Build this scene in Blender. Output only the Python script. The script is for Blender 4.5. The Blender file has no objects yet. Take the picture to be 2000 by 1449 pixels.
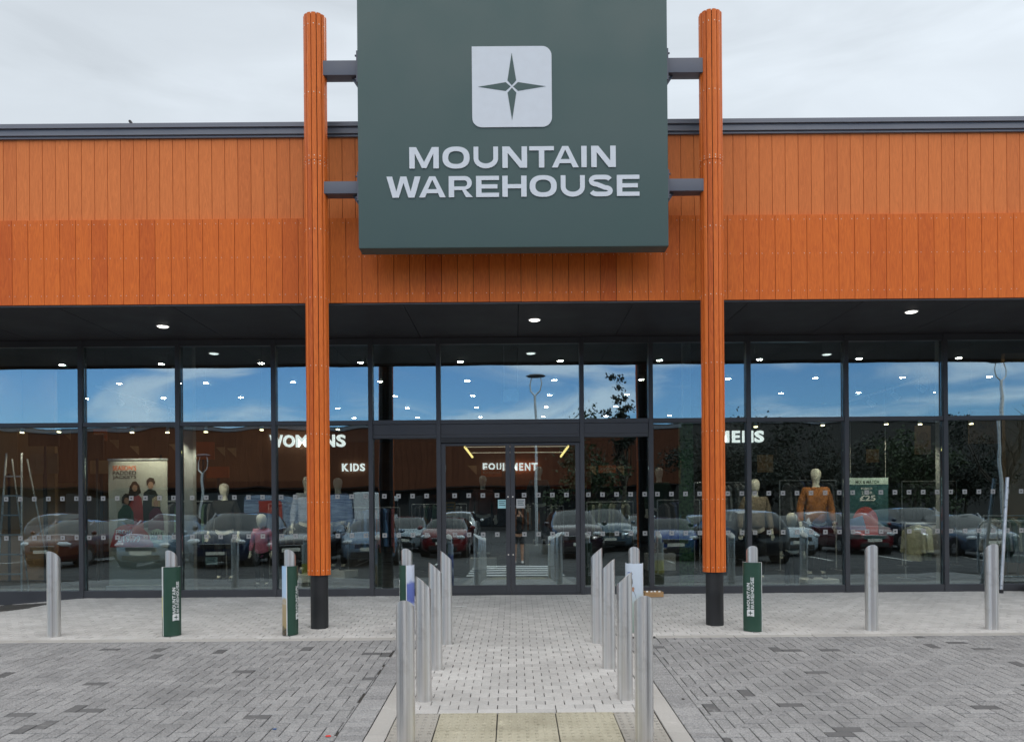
import bpy, bmesh, math, random
from mathutils import Vector, Matrix
R = math.radians
random.seed(7)
scene = bpy.context.scene
COL = scene.collection

# ------------------------------------------------------------------ camera
CZ = 1.63
FPX = 1500.0
ROLL = 0.45
PX0, PY0 = 1004.0, 1000.0
cam_d = bpy.data.cameras.new("camera")
cam = bpy.data.objects.new("camera", cam_d); COL.objects.link(cam)
cam.location = (0, 0, CZ)
cam.rotation_euler = (R(90), R(ROLL), 0)
cam_d.sensor_fit = 'HORIZONTAL'; cam_d.sensor_width = 36.0
cam_d.lens = 36.0 * FPX / 2000.0
cam_d.shift_x = -(PX0 - 1000) / 2000.0
cam_d.shift_y = (PY0 - 724.5) / 2000.0
cam_d.clip_start = 0.02; cam_d.clip_end = 2000
scene.camera = cam

# ------------------------------------------------------------------ world and sun
SUN_EL, SUN_AZ = 40.0, 24.0          # azimuth from +Y (behind the shop) towards +X
w = bpy.data.worlds.new("World"); scene.world = w; w.use_nodes = True
nt = w.node_tree; N = nt.nodes; L = nt.links
for n in list(N): N.remove(n)
out = N.new('ShaderNodeOutputWorld')
sky = N.new('ShaderNodeTexSky'); sky.sky_type = 'NISHITA'; sky.sun_disc = False
sky.sun_elevation = R(SUN_EL); sky.sun_rotation = R(SUN_AZ)
sky.air_density = 1.0; sky.dust_density = 0.6; sky.ozone_density = 2.5
bg1 = N.new('ShaderNodeBackground'); bg1.inputs[1].default_value = 0.15
tint = N.new('ShaderNodeMix'); tint.data_type = 'RGBA'; tint.blend_type = 'MULTIPLY'; tint.inputs[0].default_value = 1; tint.inputs[7].default_value = (.72, .97, 1.22, 1)
L.new(sky.outputs[0], tint.inputs[6]); L.new(tint.outputs[2], bg1.inputs[0])
tc = N.new('ShaderNodeTexCoord')
sep = N.new('ShaderNodeSeparateXYZ'); L.new(tc.outputs['Generated'], sep.inputs[0])
mp = N.new('ShaderNodeMapping'); mp.inputs['Scale'].default_value = (1.2, 1.2, 5.5)
L.new(tc.outputs['Generated'], mp.inputs[0])
nz = N.new('ShaderNodeTexNoise'); nz.inputs['Scale'].default_value = 2.6
nz.inputs['Detail'].default_value = 7; nz.inputs['Roughness'].default_value = 0.52
nz.inputs['Distortion'].default_value = 0.8
L.new(mp.outputs[0], nz.inputs['Vector'])
cr = N.new('ShaderNodeMapRange'); cr.interpolation_type = 'SMOOTHSTEP'
cr.inputs['From Min'].default_value = 0.44; cr.inputs['From Max'].default_value = 0.62
cr.inputs['To Min'].default_value = 0.0; cr.inputs['To Max'].default_value = 0.5
L.new(nz.outputs['Fac'], cr.inputs['Value'])
# thin veil of cloud thickens towards the sun side of the sky and overhead
fr = N.new('ShaderNodeMapRange'); fr.interpolation_type = 'SMOOTHSTEP'
fr.inputs['From Min'].default_value = -0.35; fr.inputs['From Max'].default_value = 0.35
L.new(sep.outputs['Y'], fr.inputs['Value'])
up = N.new('ShaderNodeMapRange'); up.interpolation_type = 'SMOOTHSTEP'
up.inputs['From Min'].default_value = 0.20; up.inputs['From Max'].default_value = 0.46
L.new(sep.outputs['Z'], up.inputs['Value'])
m1 = N.new('ShaderNodeMath'); m1.operation = 'MAXIMUM'
L.new(fr.outputs[0], m1.inputs[0]); L.new(up.outputs[0], m1.inputs[1])
m2 = N.new('ShaderNodeMath'); m2.operation = 'MAXIMUM'
L.new(m1.outputs[0], m2.inputs[0]); L.new(cr.outputs[0], m2.inputs[1])
m3 = N.new('ShaderNodeMath'); m3.operation = 'MULTIPLY'; m3.inputs[1].default_value = 0.97
L.new(m2.outputs[0], m3.inputs[0])
# cloud brightness
cb = N.new('ShaderNodeMapRange')
cb.inputs['From Min'].default_value = 0.3; cb.inputs['From Max'].default_value = 0.7
cb.inputs['To Min'].default_value = 0.90; cb.inputs['To Max'].default_value = 1.10
L.new(nz.outputs['Fac'], cb.inputs['Value'])
side = N.new('ShaderNodeMapRange')
side.inputs['From Min'].default_value = -0.6; side.inputs['From Max'].default_value = 0.6
side.inputs['To Min'].default_value = 0.94; side.inputs['To Max'].default_value = 1.06
L.new(sep.outputs['X'], side.inputs['Value'])
fb = N.new('ShaderNodeMapRange')       # high and rear clouds brightened to add light on the shaded shop front
fb.inputs['From Min'].default_value = -0.2; fb.inputs['From Max'].default_value = 0.75
fb.inputs['To Min'].default_value = 1.95; fb.inputs['To Max'].default_value = 0.83
L.new(sep.outputs['Y'], fb.inputs['Value'])
mm = N.new('ShaderNodeMath'); mm.operation = 'MULTIPLY'
L.new(cb.outputs[0], mm.inputs[0]); L.new(side.outputs[0], mm.inputs[1])
mm2 = N.new('ShaderNodeMath'); mm2.operation = 'MULTIPLY'
L.new(mm.outputs[0], mm2.inputs[0]); L.new(fb.outputs[0], mm2.inputs[1])
bg2 = N.new('ShaderNodeBackground')
cmix = N.new('ShaderNodeMix'); cmix.data_type = 'RGBA'
cmix.inputs[6].default_value = (0.97, 0.955, 0.93, 1); cmix.inputs[7].default_value = (0.86, 0.935, 1.0, 1)
cyr = N.new('ShaderNodeMapRange'); cyr.inputs['From Min'].default_value = -0.1; cyr.inputs['From Max'].default_value = 0.6
L.new(sep.outputs['Y'], cyr.inputs['Value']); L.new(cyr.outputs[0], cmix.inputs[0]); L.new(cmix.outputs[2], bg2.inputs[0])
L.new(mm2.outputs[0], bg2.inputs[1])
ms = N.new('ShaderNodeMixShader')
L.new(m3.outputs[0], ms.inputs[0]); L.new(bg1.outputs[0], ms.inputs[1]); L.new(bg2.outputs[0], ms.inputs[2])
L.new(ms.outputs[0], out.inputs[0])

sd = bpy.data.lights.new("sun", 'SUN'); sd.energy = 2.0; sd.angle = R(3.0); sd.color = (1, 0.94, 0.85)
so = bpy.data.objects.new("sun", sd); COL.objects.link(so)
sdir = Vector((math.sin(R(SUN_AZ)) * math.cos(R(SUN_EL)), math.cos(R(SUN_AZ)) * math.cos(R(SUN_EL)), math.sin(R(SUN_EL))))
so.rotation_euler = (-sdir).to_track_quat('-Z', 'Y').to_euler()
so.location = (10, 30, 40)

vs = scene.view_settings
vs.view_transform = 'Standard'; vs.look = 'None'; vs.gamma = 1; vs.exposure = 0.0; vs.use_curve_mapping = False
scene.cycles.max_bounces = 8; scene.cycles.transparent_max_bounces = 24
scene.cycles.use_denoising = True
scene.cycles.sample_clamp_indirect = 6.0

# ------------------------------------------------------------------ helpers
def P(px, py, Y):
    """point of the place seen at photo pixel (px, py) at distance Y"""
    s, c = math.sin(R(ROLL)), math.cos(R(ROLL))
    dx, u = px - PX0, PY0 - py
    return ((dx * c + u * s) / FPX * Y, Y, CZ + (-dx * s + u * c) / FPX * Y)

def tag(o, label=None, cat=None, group=None, kind=None):
    if label: o['label'] = label
    if cat: o['category'] = cat
    if group: o['group'] = group
    if kind: o['kind'] = kind
    return o

def thing(name, label, cat, loc=(0, 0, 0), rz=0.0, group=None):
    o = bpy.data.objects.new(name, None); COL.objects.link(o)
    o.empty_display_size = 0.2
    o.location = loc; o.rotation_euler = (0, 0, rz)
    return tag(o, label, cat, group)

def link(name, me, parent=None, mat=None, smooth=False):
    o = bpy.data.objects.new(name, me); COL.objects.link(o)
    if mat is not None and not me.materials:
        for m in (mat if isinstance(mat, (list, tuple)) else [mat]): me.materials.append(m)
    if parent is not None: o.parent = parent
    if smooth:
        for p in me.polygons: p.use_smooth = True
    return o

def copy_tree(o, parent=None, label=None, loc=None, rz=None):
    c = o.copy(); COL.objects.link(c)
    if parent is not None: c.parent = parent
    for ch in list(o.children): copy_tree(ch, c)
    if label: c['label'] = label
    if loc is not None: c.location = loc
    if rz is not None: c.rotation_euler = (0, 0, rz)
    return c

class MB:
    def __init__(s): s.v = []; s.f = []; s.m = []
    def poly(s, pts, mi=0):
        i = len(s.v); s.v += [tuple(p) for p in pts]; s.f.append(tuple(range(i, i + len(pts)))); s.m.append(mi); return s
    def box(s, a, b, mi=0, bev=0.0, M=None):
        x0, y0, z0 = a; x1, y1, z1 = b
        if x0 > x1: x0, x1 = x1, x0
        if y0 > y1: y0, y1 = y1, y0
        if z0 > z1: z0, z1 = z1, z0
        i = len(s.v)
        if bev <= 0:
            vs_ = [(x, y, z) for z in (z0, z1) for y in (y0, y1) for x in (x0, x1)]
            fs = [(0, 2, 3, 1), (4, 5, 7, 6), (0, 1, 5, 4), (2, 6, 7, 3), (0, 4, 6, 2), (1, 3, 7, 5)]
        else:
            bm = bmesh.new(); bmesh.ops.create_cube(bm, size=1)
            for v in bm.verts: v.co = Vector(((x0 + x1) / 2 + v.co.x * (x1 - x0), (y0 + y1) / 2 + v.co.y * (y1 - y0), (z0 + z1) / 2 + v.co.z * (z1 - z0)))
            bmesh.ops.bevel(bm, geom=bm.edges[:], offset=bev, segments=2, affect='EDGES', profile=0.7)
            bm.verts.index_update()
            vs_ = [tuple(v.co) for v in bm.verts]; fs = [tuple(v.index for v in f.verts) for f in bm.faces]; bm.free()
        if M is not None: vs_ = [tuple(M @ Vector(v)) for v in vs_]
        s.v += vs_
        for f in fs: s.f.append(tuple(i + k for k in f)); s.m.append(mi)
        return s
    def tube(s, p0, p1, r0, r1=None, n=12, mi=0, cap=True):
        r1 = r0 if r1 is None else r1
        p0, p1 = Vector(p0), Vector(p1); d = (p1 - p0).normalized()
        a = Vector((0, 0, 1)) if abs(d.z) < .9 else Vector((1, 0, 0))
        u = d.cross(a).normalized(); q = d.cross(u)
        i = len(s.v)
        for (p, r) in ((p0, r0), (p1, r1)):
            for k in range(n):
                t = 2 * math.pi * k / n
                s.v.append(tuple(p + (u * math.cos(t) + q * math.sin(t)) * r))
        for k in range(n):
            k2 = (k + 1) % n
            s.f.append((i + k, i + k2, i + n + k2, i + n + k)); s.m.append(mi)
        if cap:
            s.f.append(tuple(i + n - 1 - k for k in range(n))); s.m.append(mi)
            s.f.append(tuple(i + n + k for k in range(n))); s.m.append(mi)
        return s
    def lathe(s, prof, n=24, c=(0, 0, 0), sx=1, sy=1, mi=0):
        i = len(s.v)
        for (r, z) in prof:
            for k in range(n):
                t = 2 * math.pi * k / n
                s.v.append((c[0] + r * sx * math.cos(t), c[1] + r * sy * math.sin(t), c[2] + z))
        for j in range(len(prof) - 1):
            for k in range(n):
                k2 = (k + 1) % n
                s.f.append((i + j * n + k, i + j * n + k2, i + (j + 1) * n + k2, i + (j + 1) * n + k)); s.m.append(mi)
        s.f.append(tuple(i + n - 1 - k for k in range(n))); s.m.append(mi)
        e = i + (len(prof) - 1) * n
        s.f.append(tuple(e + k for k in range(n))); s.m.append(mi)
        return s
    def prism(s, pts, y0, y1, mi=0):
        """outline pts (x, z) extruded from y0 to y1 (front face at y0)"""
        n = len(pts); i = len(s.v)
        s.v += [(x, y0, z) for x, z in pts] + [(x, y1, z) for x, z in pts]
        s.f.append(tuple(i + k for k in range(n))); s.m.append(mi)
        s.f.append(tuple(i + n + n - 1 - k for k in range(n))); s.m.append(mi)
        for k in range(n):
            k2 = (k + 1) % n
            s.f.append((i + k2, i + k, i + n + k, i + n + k2)); s.m.append(mi)
        return s
    def mesh(s, name):
        me = bpy.data.meshes.new(name); me.from_pydata(s.v, [], s.f)
        me.polygons.foreach_set('material_index', s.m)
        bm = bmesh.new(); bm.from_mesh(me); bmesh.ops.recalc_face_normals(bm, faces=bm.faces[:]); bm.to_mesh(me); bm.free()
        me.update(); return me
    def build(s, name, mat, parent=None, smooth=False, auto=False):
        me = s.mesh(name); o = link(name, me, parent, mat)
        if smooth or auto:
            for p in me.polygons: p.use_smooth = True
        if auto:
            bm = bmesh.new(); bm.from_mesh(me)
            for e in bm.edges:
                if len(e.link_faces) == 2 and e.calc_face_angle(0) > R(38): e.smooth = False
            bm.to_mesh(me); bm.free()
        return o

# ------------------------------------------------------------------ materials
def newmat(name):
    m = bpy.data.materials.new(name); m.use_nodes = True
    t = m.node_tree; b = t.nodes['Principled BSDF']
    return m, t, b
def setv(b, k, v):
    if k in b.inputs: b.inputs[k].default_value = v
def rgb(c): return (c[0], c[1], c[2], 1)
def mat(name, c, rough=0.6, metal=0.0, var=0.12, scale=8, bump=0.0, bscale=None, spec=0.5, stretch=(1, 1, 1), c2=None, emit=None, es=0, coat=0, rvar=0.1):
    m, t, b = newmat(name)
    nd, lk = t.nodes, t.links
    tcn = nd.new('ShaderNodeTexCoord'); mpn = nd.new('ShaderNodeMapping'); mpn.inputs['Scale'].default_value = stretch
    lk.new(tcn.outputs['Object'], mpn.inputs[0])
    n1 = nd.new('ShaderNodeTexNoise'); n1.inputs['Scale'].default_value = scale; n1.inputs['Detail'].default_value = 5
    lk.new(mpn.outputs[0], n1.inputs['Vector'])
    ramp = nd.new('ShaderNodeMapRange'); ramp.inputs['From Min'].default_value = .3; ramp.inputs['From Max'].default_value = .7
    lk.new(n1.outputs['Fac'], ramp.inputs['Value'])
    mx = nd.new('ShaderNodeMix'); mx.data_type = 'RGBA'
    if c2 is None: a = tuple(max(0, x * (1 - var)) for x in c); bb = tuple(min(1, x * (1 + var)) for x in c)
    else: a, bb = c, c2
    mx.inputs[6].default_value = rgb(a); mx.inputs[7].default_value = rgb(bb)
    lk.new(ramp.outputs[0], mx.inputs[0]); lk.new(mx.outputs[2], b.inputs['Base Color'])
    rr = nd.new('ShaderNodeMapRange'); rr.inputs['To Min'].default_value = max(0.02, rough - rvar); rr.inputs['To Max'].default_value = min(1, rough + rvar)
    rr.inputs['From Min'].default_value = .3; rr.inputs['From Max'].default_value = .7
    lk.new(n1.outputs['Fac'], rr.inputs['Value']); lk.new(rr.outputs[0], b.inputs['Roughness'])
    setv(b, 'Metallic', metal); setv(b, 'Specular IOR Level', spec); setv(b, 'Coat Weight', coat)
    if emit: b.inputs['Emission Color'].default_value = rgb(emit); b.inputs['Emission Strength'].default_value = es
    if bump:
        n2 = nd.new('ShaderNodeTexNoise'); n2.inputs['Scale'].default_value = bscale or scale * 3; n2.inputs['Detail'].default_value = 4
        lk.new(mpn.outputs[0], n2.inputs['Vector'])
        bp = nd.new('ShaderNodeBump'); bp.inputs['Strength'].default_value = bump; bp.inputs['Distance'].default_value = 0.01
        lk.new(n2.outputs['Fac'], bp.inputs['Height']); lk.new(bp.outputs[0], b.inputs['Normal'])
    return m

def wood_mat(name, ca, cb_, axis='Z', isl=0.55, rough=0.5):
    """stained boards: tone per board, long grain, cathedral figure"""
    m, t, b = newmat(name); nd, lk = t.nodes, t.links
    geo = nd.new('ShaderNodeNewGeometry'); tcn = nd.new('ShaderNodeTexCoord')
    comb = nd.new('ShaderNodeCombineXYZ'); mu = nd.new('ShaderNodeMath'); mu.operation = 'MULTIPLY'; mu.inputs[1].default_value = 37
    lk.new(geo.outputs['Random Per Island'], mu.inputs[0])
    for k in range(3): lk.new(mu.outputs[0], comb.inputs[k])
    add = nd.new('ShaderNodeVectorMath'); add.operation = 'ADD'
    lk.new(tcn.outputs['Object'], add.inputs[0]); lk.new(comb.outputs[0], add.inputs[1])
    mpn = nd.new('ShaderNodeMapping'); mpn.inputs['Scale'].default_value = (9, 9, 1.1)
    lk.new(add.outputs[0], mpn.inputs[0])
    wv = nd.new('ShaderNodeTexNoise'); wv.inputs['Scale'].default_value = 2.2; wv.inputs['Detail'].default_value = 8; wv.inputs['Distortion'].default_value = 3.0; wv.inputs['Roughness'].default_value = .62
    lk.new(mpn.outputs[0], wv.inputs['Vector'])
    mp2 = nd.new('ShaderNodeMapping'); mp2.inputs['Scale'].default_value = (90, 90, 3)
    lk.new(add.outputs[0], mp2.inputs[0])
    fn = nd.new('ShaderNodeTexNoise'); fn.inputs['Scale'].default_value = 1.5; fn.inputs['Detail'].default_value = 3
    lk.new(mp2.outputs[0], fn.inputs['Vector'])
    a1 = nd.new('ShaderNodeMath'); a1.operation = 'MULTIPLY_ADD'; a1.inputs[1].default_value = .95
    lk.new(wv.outputs['Fac'], a1.inputs[0])
    a2 = nd.new('ShaderNodeMath'); a2.operation = 'MULTIPLY'; a2.inputs[1].default_value = .3
    lk.new(fn.outputs['Fac'], a2.inputs[0]); lk.new(a2.outputs[0], a1.inputs[2])
    # per board offset; a few boards are much redder
    pw = nd.new('ShaderNodeMath'); pw.operation = 'POWER'; pw.inputs[1].default_value = 5.0
    lk.new(geo.outputs['Random Per Island'], pw.inputs[0])
    a3 = nd.new('ShaderNodeMath'); a3.operation = 'MULTIPLY_ADD'; a3.inputs[1].default_value = isl
    lk.new(pw.outputs[0], a3.inputs[0]); lk.new(a1.outputs[0], a3.inputs[2])
    mr = nd.new('ShaderNodeMapRange'); mr.inputs['From Min'].default_value = .38; mr.inputs['From Max'].default_value = 1.05
    lk.new(a3.outputs[0], mr.inputs['Value'])
    mx = nd.new('ShaderNodeMix'); mx.data_type = 'RGBA'
    mx.inputs[6].default_value = rgb(ca); mx.inputs[7].default_value = rgb(cb_)
    lk.new(mr.outputs[0], mx.inputs[0]); lk.new(mx.outputs[2], b.inputs['Base Color'])
    setv(b, 'Roughness', rough); setv(b, 'Specular IOR Level', 0.16)
    bp = nd.new('ShaderNodeBump'); bp.inputs['Strength'].default_value = .25; bp.inputs['Distance'].default_value = .003
    lk.new(fn.outputs['Fac'], bp.inputs['Height']); lk.new(bp.outputs[0], b.inputs['Normal'])
    return m

def paver_mat(name, ca, cb_, dark=None, dark_p=0.97, stain=(.3, .3, .3), rough=.85, gs=1.0, isl=.55):
    m, t, b = newmat(name); nd, lk = t.nodes, t.links
    geo = nd.new('ShaderNodeNewGeometry'); tcn = nd.new('ShaderNodeTexCoord')
    n1 = nd.new('ShaderNodeTexNoise'); n1.inputs['Scale'].default_value = 75; n1.inputs['Detail'].default_value = 4
    lk.new(tcn.outputs['Object'], n1.inputs['Vector'])
    n2 = nd.new('ShaderNodeTexNoise'); n2.inputs['Scale'].default_value = 1.1; n2.inputs['Detail'].default_value = 6; n2.inputs['Roughness'].default_value = .65
    lk.new(tcn.outputs['Object'], n2.inputs['Vector'])
    a = nd.new('ShaderNodeMath'); a.operation = 'MULTIPLY_ADD'; a.inputs[1].default_value = isl
    lk.new(geo.outputs['Random Per Island'], a.inputs[0])
    a2 = nd.new('ShaderNodeMath'); a2.operation = 'MULTIPLY_ADD'; a2.inputs[1].default_value = 1.1 * gs; a2.inputs[2].default_value = -.42 * gs
    lk.new(n1.outputs['Fac'], a2.inputs[0]); lk.new(a2.outputs[0], a.inputs[2])
    mx = nd.new('ShaderNodeMix'); mx.data_type = 'RGBA'; mx.clamp_factor = True
    mx.inputs[6].default_value = rgb(ca); mx.inputs[7].default_value = rgb(cb_)
    lk.new(a.outputs[0], mx.inputs[0])
    last = mx.outputs[2]
    if dark:
        gt = nd.new('ShaderNodeMath'); gt.operation = 'GREATER_THAN'; gt.inputs[1].default_value = dark_p
        lk.new(geo.outputs['Random Per Island'], gt.inputs[0])
        mk = nd.new('ShaderNodeMath'); mk.operation = 'MULTIPLY'; mk.inputs[1].default_value = .8
        lk.new(gt.outputs[0], mk.inputs[0])
        mx2 = nd.new('ShaderNodeMix'); mx2.data_type = 'RGBA'
        lk.new(mk.outputs[0], mx2.inputs[0]); lk.new(last, mx2.inputs[6]); mx2.inputs[7].default_value = rgb(dark)
        last = mx2.outputs[2]
    mr = nd.new('ShaderNodeMapRange'); mr.inputs['From Min'].default_value = .35; mr.inputs['From Max'].default_value = .75
    mr.inputs['To Min'].default_value = 0; mr.inputs['To Max'].default_value = .55
    lk.new(n2.outputs['Fac'], mr.inputs['Value'])
    mx3 = nd.new('ShaderNodeMix'); mx3.data_type = 'RGBA'
    lk.new(mr.outputs[0], mx3.inputs[0]); lk.new(last, mx3.inputs[6]); mx3.inputs[7].default_value = rgb(stain)
    # mineral bloom: pale scuffs
    n4 = nd.new('ShaderNodeTexNoise'); n4.inputs['Scale'].default_value = 5.5; n4.inputs['Detail'].default_value = 8; n4.inputs['Roughness'].default_value = .7
    lk.new(tcn.outputs['Object'], n4.inputs['Vector'])
    m4 = nd.new('ShaderNodeMapRange'); m4.inputs['From Min'].default_value = .62; m4.inputs['From Max'].default_value = .8; m4.inputs['To Max'].default_value = .55
    lk.new(n4.outputs['Fac'], m4.inputs['Value'])
    mx4 = nd.new('ShaderNodeMix'); mx4.data_type = 'RGBA'
    lk.new(m4.outputs[0], mx4.inputs[0]); lk.new(mx3.outputs[2], mx4.inputs[6]); mx4.inputs[7].default_value = rgb(tuple(min(1, c * 1.5) for c in cb_))
    vo = nd.new('ShaderNodeTexVoronoi'); vo.inputs['Scale'].default_value = 3.2
    lk.new(tcn.outputs['Object'], vo.inputs['Vector'])
    vm = nd.new('ShaderNodeMapRange'); vm.inputs['From Min'].default_value = .035; vm.inputs['From Max'].default_value = .075; vm.inputs['To Min'].default_value = .55; vm.inputs['To Max'].default_value = 0
    lk.new(vo.outputs['Distance'], vm.inputs['Value'])
    n5 = nd.new('ShaderNodeTexNoise'); n5.inputs['Scale'].default_value = .55; n5.inputs['Detail'].default_value = 7; n5.inputs['Roughness'].default_value = .7
    lk.new(tcn.outputs['Object'], n5.inputs['Vector'])
    m5 = nd.new('ShaderNodeMapRange'); m5.inputs['From Min'].default_value = .50; m5.inputs['From Max'].default_value = .72; m5.inputs['To Max'].default_value = .42
    lk.new(n5.outputs['Fac'], m5.inputs['Value'])
    mxx = nd.new('ShaderNodeMath'); mxx.operation = 'MAXIMUM'; lk.new(vm.outputs[0], mxx.inputs[0]); lk.new(m5.outputs[0], mxx.inputs[1])
    mx5 = nd.new('ShaderNodeMix'); mx5.data_type = 'RGBA'
    lk.new(mxx.outputs[0], mx5.inputs[0]); lk.new(mx4.outputs[2], mx5.inputs[6]); mx5.inputs[7].default_value = rgb(tuple(c * .45 for c in stain))
    lk.new(mx5.outputs[2], b.inputs['Base Color'])
    setv(b, 'Roughness', rough)
    bp = nd.new('ShaderNodeBump'); bp.inputs['Strength'].default_value = .5; bp.inputs['Distance'].default_value = .002
    lk.new(n1.outputs['Fac'], bp.inputs['Height']); lk.new(bp.outputs[0], b.inputs['Normal'])
    return m

def glass_mat(name, refl=0.2, tint=(.74, .8, .8), wob=0.012, scale=1.1):
    m = bpy.data.materials.new(name); m.use_nodes = True; t = m.node_tree; nd, lk = t.nodes, t.links
    for n in list(nd): nd.remove(n)
    o = nd.new('ShaderNodeOutputMaterial'); mixn = nd.new('ShaderNodeMixShader')
    tr = nd.new('ShaderNodeBsdfTransparent'); tr.inputs[0].default_value = rgb(tint)
    gl = nd.new('ShaderNodeBsdfGlossy'); gl.inputs['Roughness'].default_value = 0.004; gl.inputs[0].default_value = (.80, .95, 1, 1)
    tcn = nd.new('ShaderNodeTexCoord'); nn = nd.new('ShaderNodeTexNoise'); nn.inputs['Scale'].default_value = scale; nn.inputs['Detail'].default_value = 1.5
    lk.new(tcn.outputs['Object'], nn.inputs['Vector'])
    bp = nd.new('ShaderNodeBump'); bp.inputs['Strength'].default_value = 1; bp.inputs['Distance'].default_value = wob
    lk.new(nn.outputs['Fac'], bp.inputs['Height']); lk.new(bp.outputs[0], gl.inputs['Normal'])
    fz = nd.new('ShaderNodeFresnel'); fz.inputs[0].default_value = 1.5
    ad = nd.new('ShaderNodeMath'); ad.operation = 'ADD'; ad.inputs[1].default_value = refl - .04; ad.use_clamp = True
    lk.new(fz.outputs[0], ad.inputs[0]); lk.new(ad.outputs[0], mixn.inputs[0])
    lk.new(tr.outputs[0], mixn.inputs[1]); lk.new(gl.outputs[0], mixn.inputs[2]); lk.new(mixn.outputs[0], o.inputs[0])
    return m

def emis(name, c, s): return mat(name, c, .4, emit=c, es=s)

M = {}
M['clad_up'] = wood_mat('stained_boards_upper', (.82, .245, .070), (.56, .140, .038), isl=.24)
M['clad_lo'] = wood_mat('stained_boards_lower', (.82, .202, .036), (.50, .088, .018), isl=.28)
M['stave'] = wood_mat('stained_staves', (.82, .205, .040), (.46, .088, .020), isl=.28, rough=.38)
M['groove'] = mat('groove_backing', (.045, .014, .006), .9)
M['coping'] = mat('coping_metal', (.15, .16, .19), .42, .2, var=.05, scale=2)
M['soffit'] = mat('soffit_panel', (.030, .026, .029), .5, 0, var=.12, scale=.8)
M['frame'] = mat('window_frame_metal', (.050, .053, .060), .45, .2, var=.06, scale=3)
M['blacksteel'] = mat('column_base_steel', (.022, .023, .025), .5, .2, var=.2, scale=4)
M['bracket'] = mat('bracket_steel', (.11, .12, .15), .5, .2, var=.08)
M['signgreen'] = mat('sign_green', (.052, .096, .092), .52, 0, var=.05, scale=1.2, bump=.15, bscale=4)
M['signwhite'] = mat('sign_white', (.66, .70, .75), .5, var=.03)
M['glass'] = glass_mat('shop_glass', .195, wob=.0035, scale=.9)
M['glass_up'] = glass_mat('shop_glass_upper', .25, wob=.0035, scale=.8)
M['doorglass'] = glass_mat('door_glass', .24, wob=.0015, scale=.8)
M['steel'] = None
M['screw'] = mat('screw_head', (.75, .7, .62), .4, .6)

def steel_mat():
    m, t, b = newmat('brushed_steel'); nd, lk = t.nodes, t.links
    tcn = nd.new('ShaderNodeTexCoord'); mpn = nd.new('ShaderNodeMapping'); mpn.inputs['Scale'].default_value = (55, 55, .25)
    lk.new(tcn.outputs['Object'], mpn.inputs[0])
    n1 = nd.new('ShaderNodeTexNoise'); n1.inputs['Scale'].default_value = 1; n1.inputs['Detail'].default_value = 4
    lk.new(mpn.outputs[0], n1.inputs['Vector'])
    n2 = nd.new('ShaderNodeTexNoise'); n2.inputs['Scale'].default_value = 9; n2.inputs['Detail'].default_value = 5
    lk.new(tcn.outputs['Object'], n2.inputs['Vector'])
    mr = nd.new('ShaderNodeMapRange'); mr.inputs['From Min'].default_value = .3; mr.inputs['From Max'].default_value = .7
    mr.inputs['To Min'].default_value = .28; mr.inputs['To Max'].default_value = .46
    lk.new(n1.outputs['Fac'], mr.inputs['Value']); lk.new(mr.outputs[0], b.inputs['Roughness'])
    mx = nd.new('ShaderNodeMix'); mx.data_type = 'RGBA'; mx.inputs[6].default_value = (.40, .39, .375, 1); mx.inputs[7].default_value = (.98, .97, .95, 1)
    lk.new(n1.outputs['Fac'], mx.inputs[0])
    mr2 = nd.new('ShaderNodeMapRange'); mr2.inputs['From Min'].default_value = .55; mr2.inputs['From Max'].default_value = .75; mr2.inputs['To Max'].default_value = .45
    lk.new(n2.outputs['Fac'], mr2.inputs['Value'])
    mx2 = nd.new('ShaderNodeMix'); mx2.data_type = 'RGBA'; mx2.inputs[7].default_value = (.42, .40, .37, 1)
    lk.new(mr2.outputs[0], mx2.inputs[0]); lk.new(mx.outputs[2], mx2.inputs[6]); lk.new(mx2.outputs[2], b.inputs['Base Color'])
    setv(b, 'Metallic', .92)
    bp = nd.new('ShaderNodeBump'); bp.inputs['Strength'].default_value = .12; bp.inputs['Distance'].default_value = .004
    lk.new(n1.outputs['Fac'], bp.inputs['Height']); lk.new(bp.outputs[0], b.inputs['Normal'])
    return m
M['steel'] = steel_mat()

# ------------------------------------------------------------------ ground
YG, YF, YC, YS = 12.0, 9.90, 9.46, 9.30
Y_ROAD = 4.6
def zg(y, x=0.0):
    z = 0.0 if y <= Y_ROAD else 0.047 * (min(y, 12.3) - Y_ROAD)
    if x < -6.75 and y > 10.4: z -= .10 * min(1, (-6.75 - x) / 1.2) * min(1, (y - 10.4) / 1.4)
    return z

def struct(name, mb, m): return tag(mb.build(name, m), kind='structure')

M['earth'] = mat('far_ground', (.17, .17, .165), .95, var=.2, scale=.5)
M['asphalt'] = mat('asphalt', (.036, .037, .040), .9, var=.35, scale=40, bump=.5, bscale=140)
M['mortar'] = mat('paving_joint_grit', (.055, .052, .048), .95, var=.3, scale=60)
M['pav'] = paver_mat('light_pavers', (.36, .357, .35), (.58, .575, .56), None, stain=(.41, .405, .395), gs=1.2)
M['apron'] = paver_mat('apron_pavers', (.42, .415, .405), (.62, .612, .60), None, stain=(.46, .453, .44), gs=1.6)
M['drive'] = paver_mat('driveway_blocks', (.16, .162, .166), (.37, .371, .373), (.04, .04, .042), .972, stain=(.20, .203, .207), gs=2.6, isl=.42)
M['kerb'] = paver_mat('kerb_concrete', (.37, .362, .345), (.48, .47, .45), None, stain=(.33, .32, .30))
M['tact'] = paver_mat('tactile_slab', (.35, .332, .262), (.50, .475, .37), None, stain=(.25, .225, .15), gs=1.8)
M['tactg'] = paver_mat('tactile_slab_grey', (.32, .31, .285), (.42, .405, .37), None, stain=(.26, .24, .20))
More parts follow.
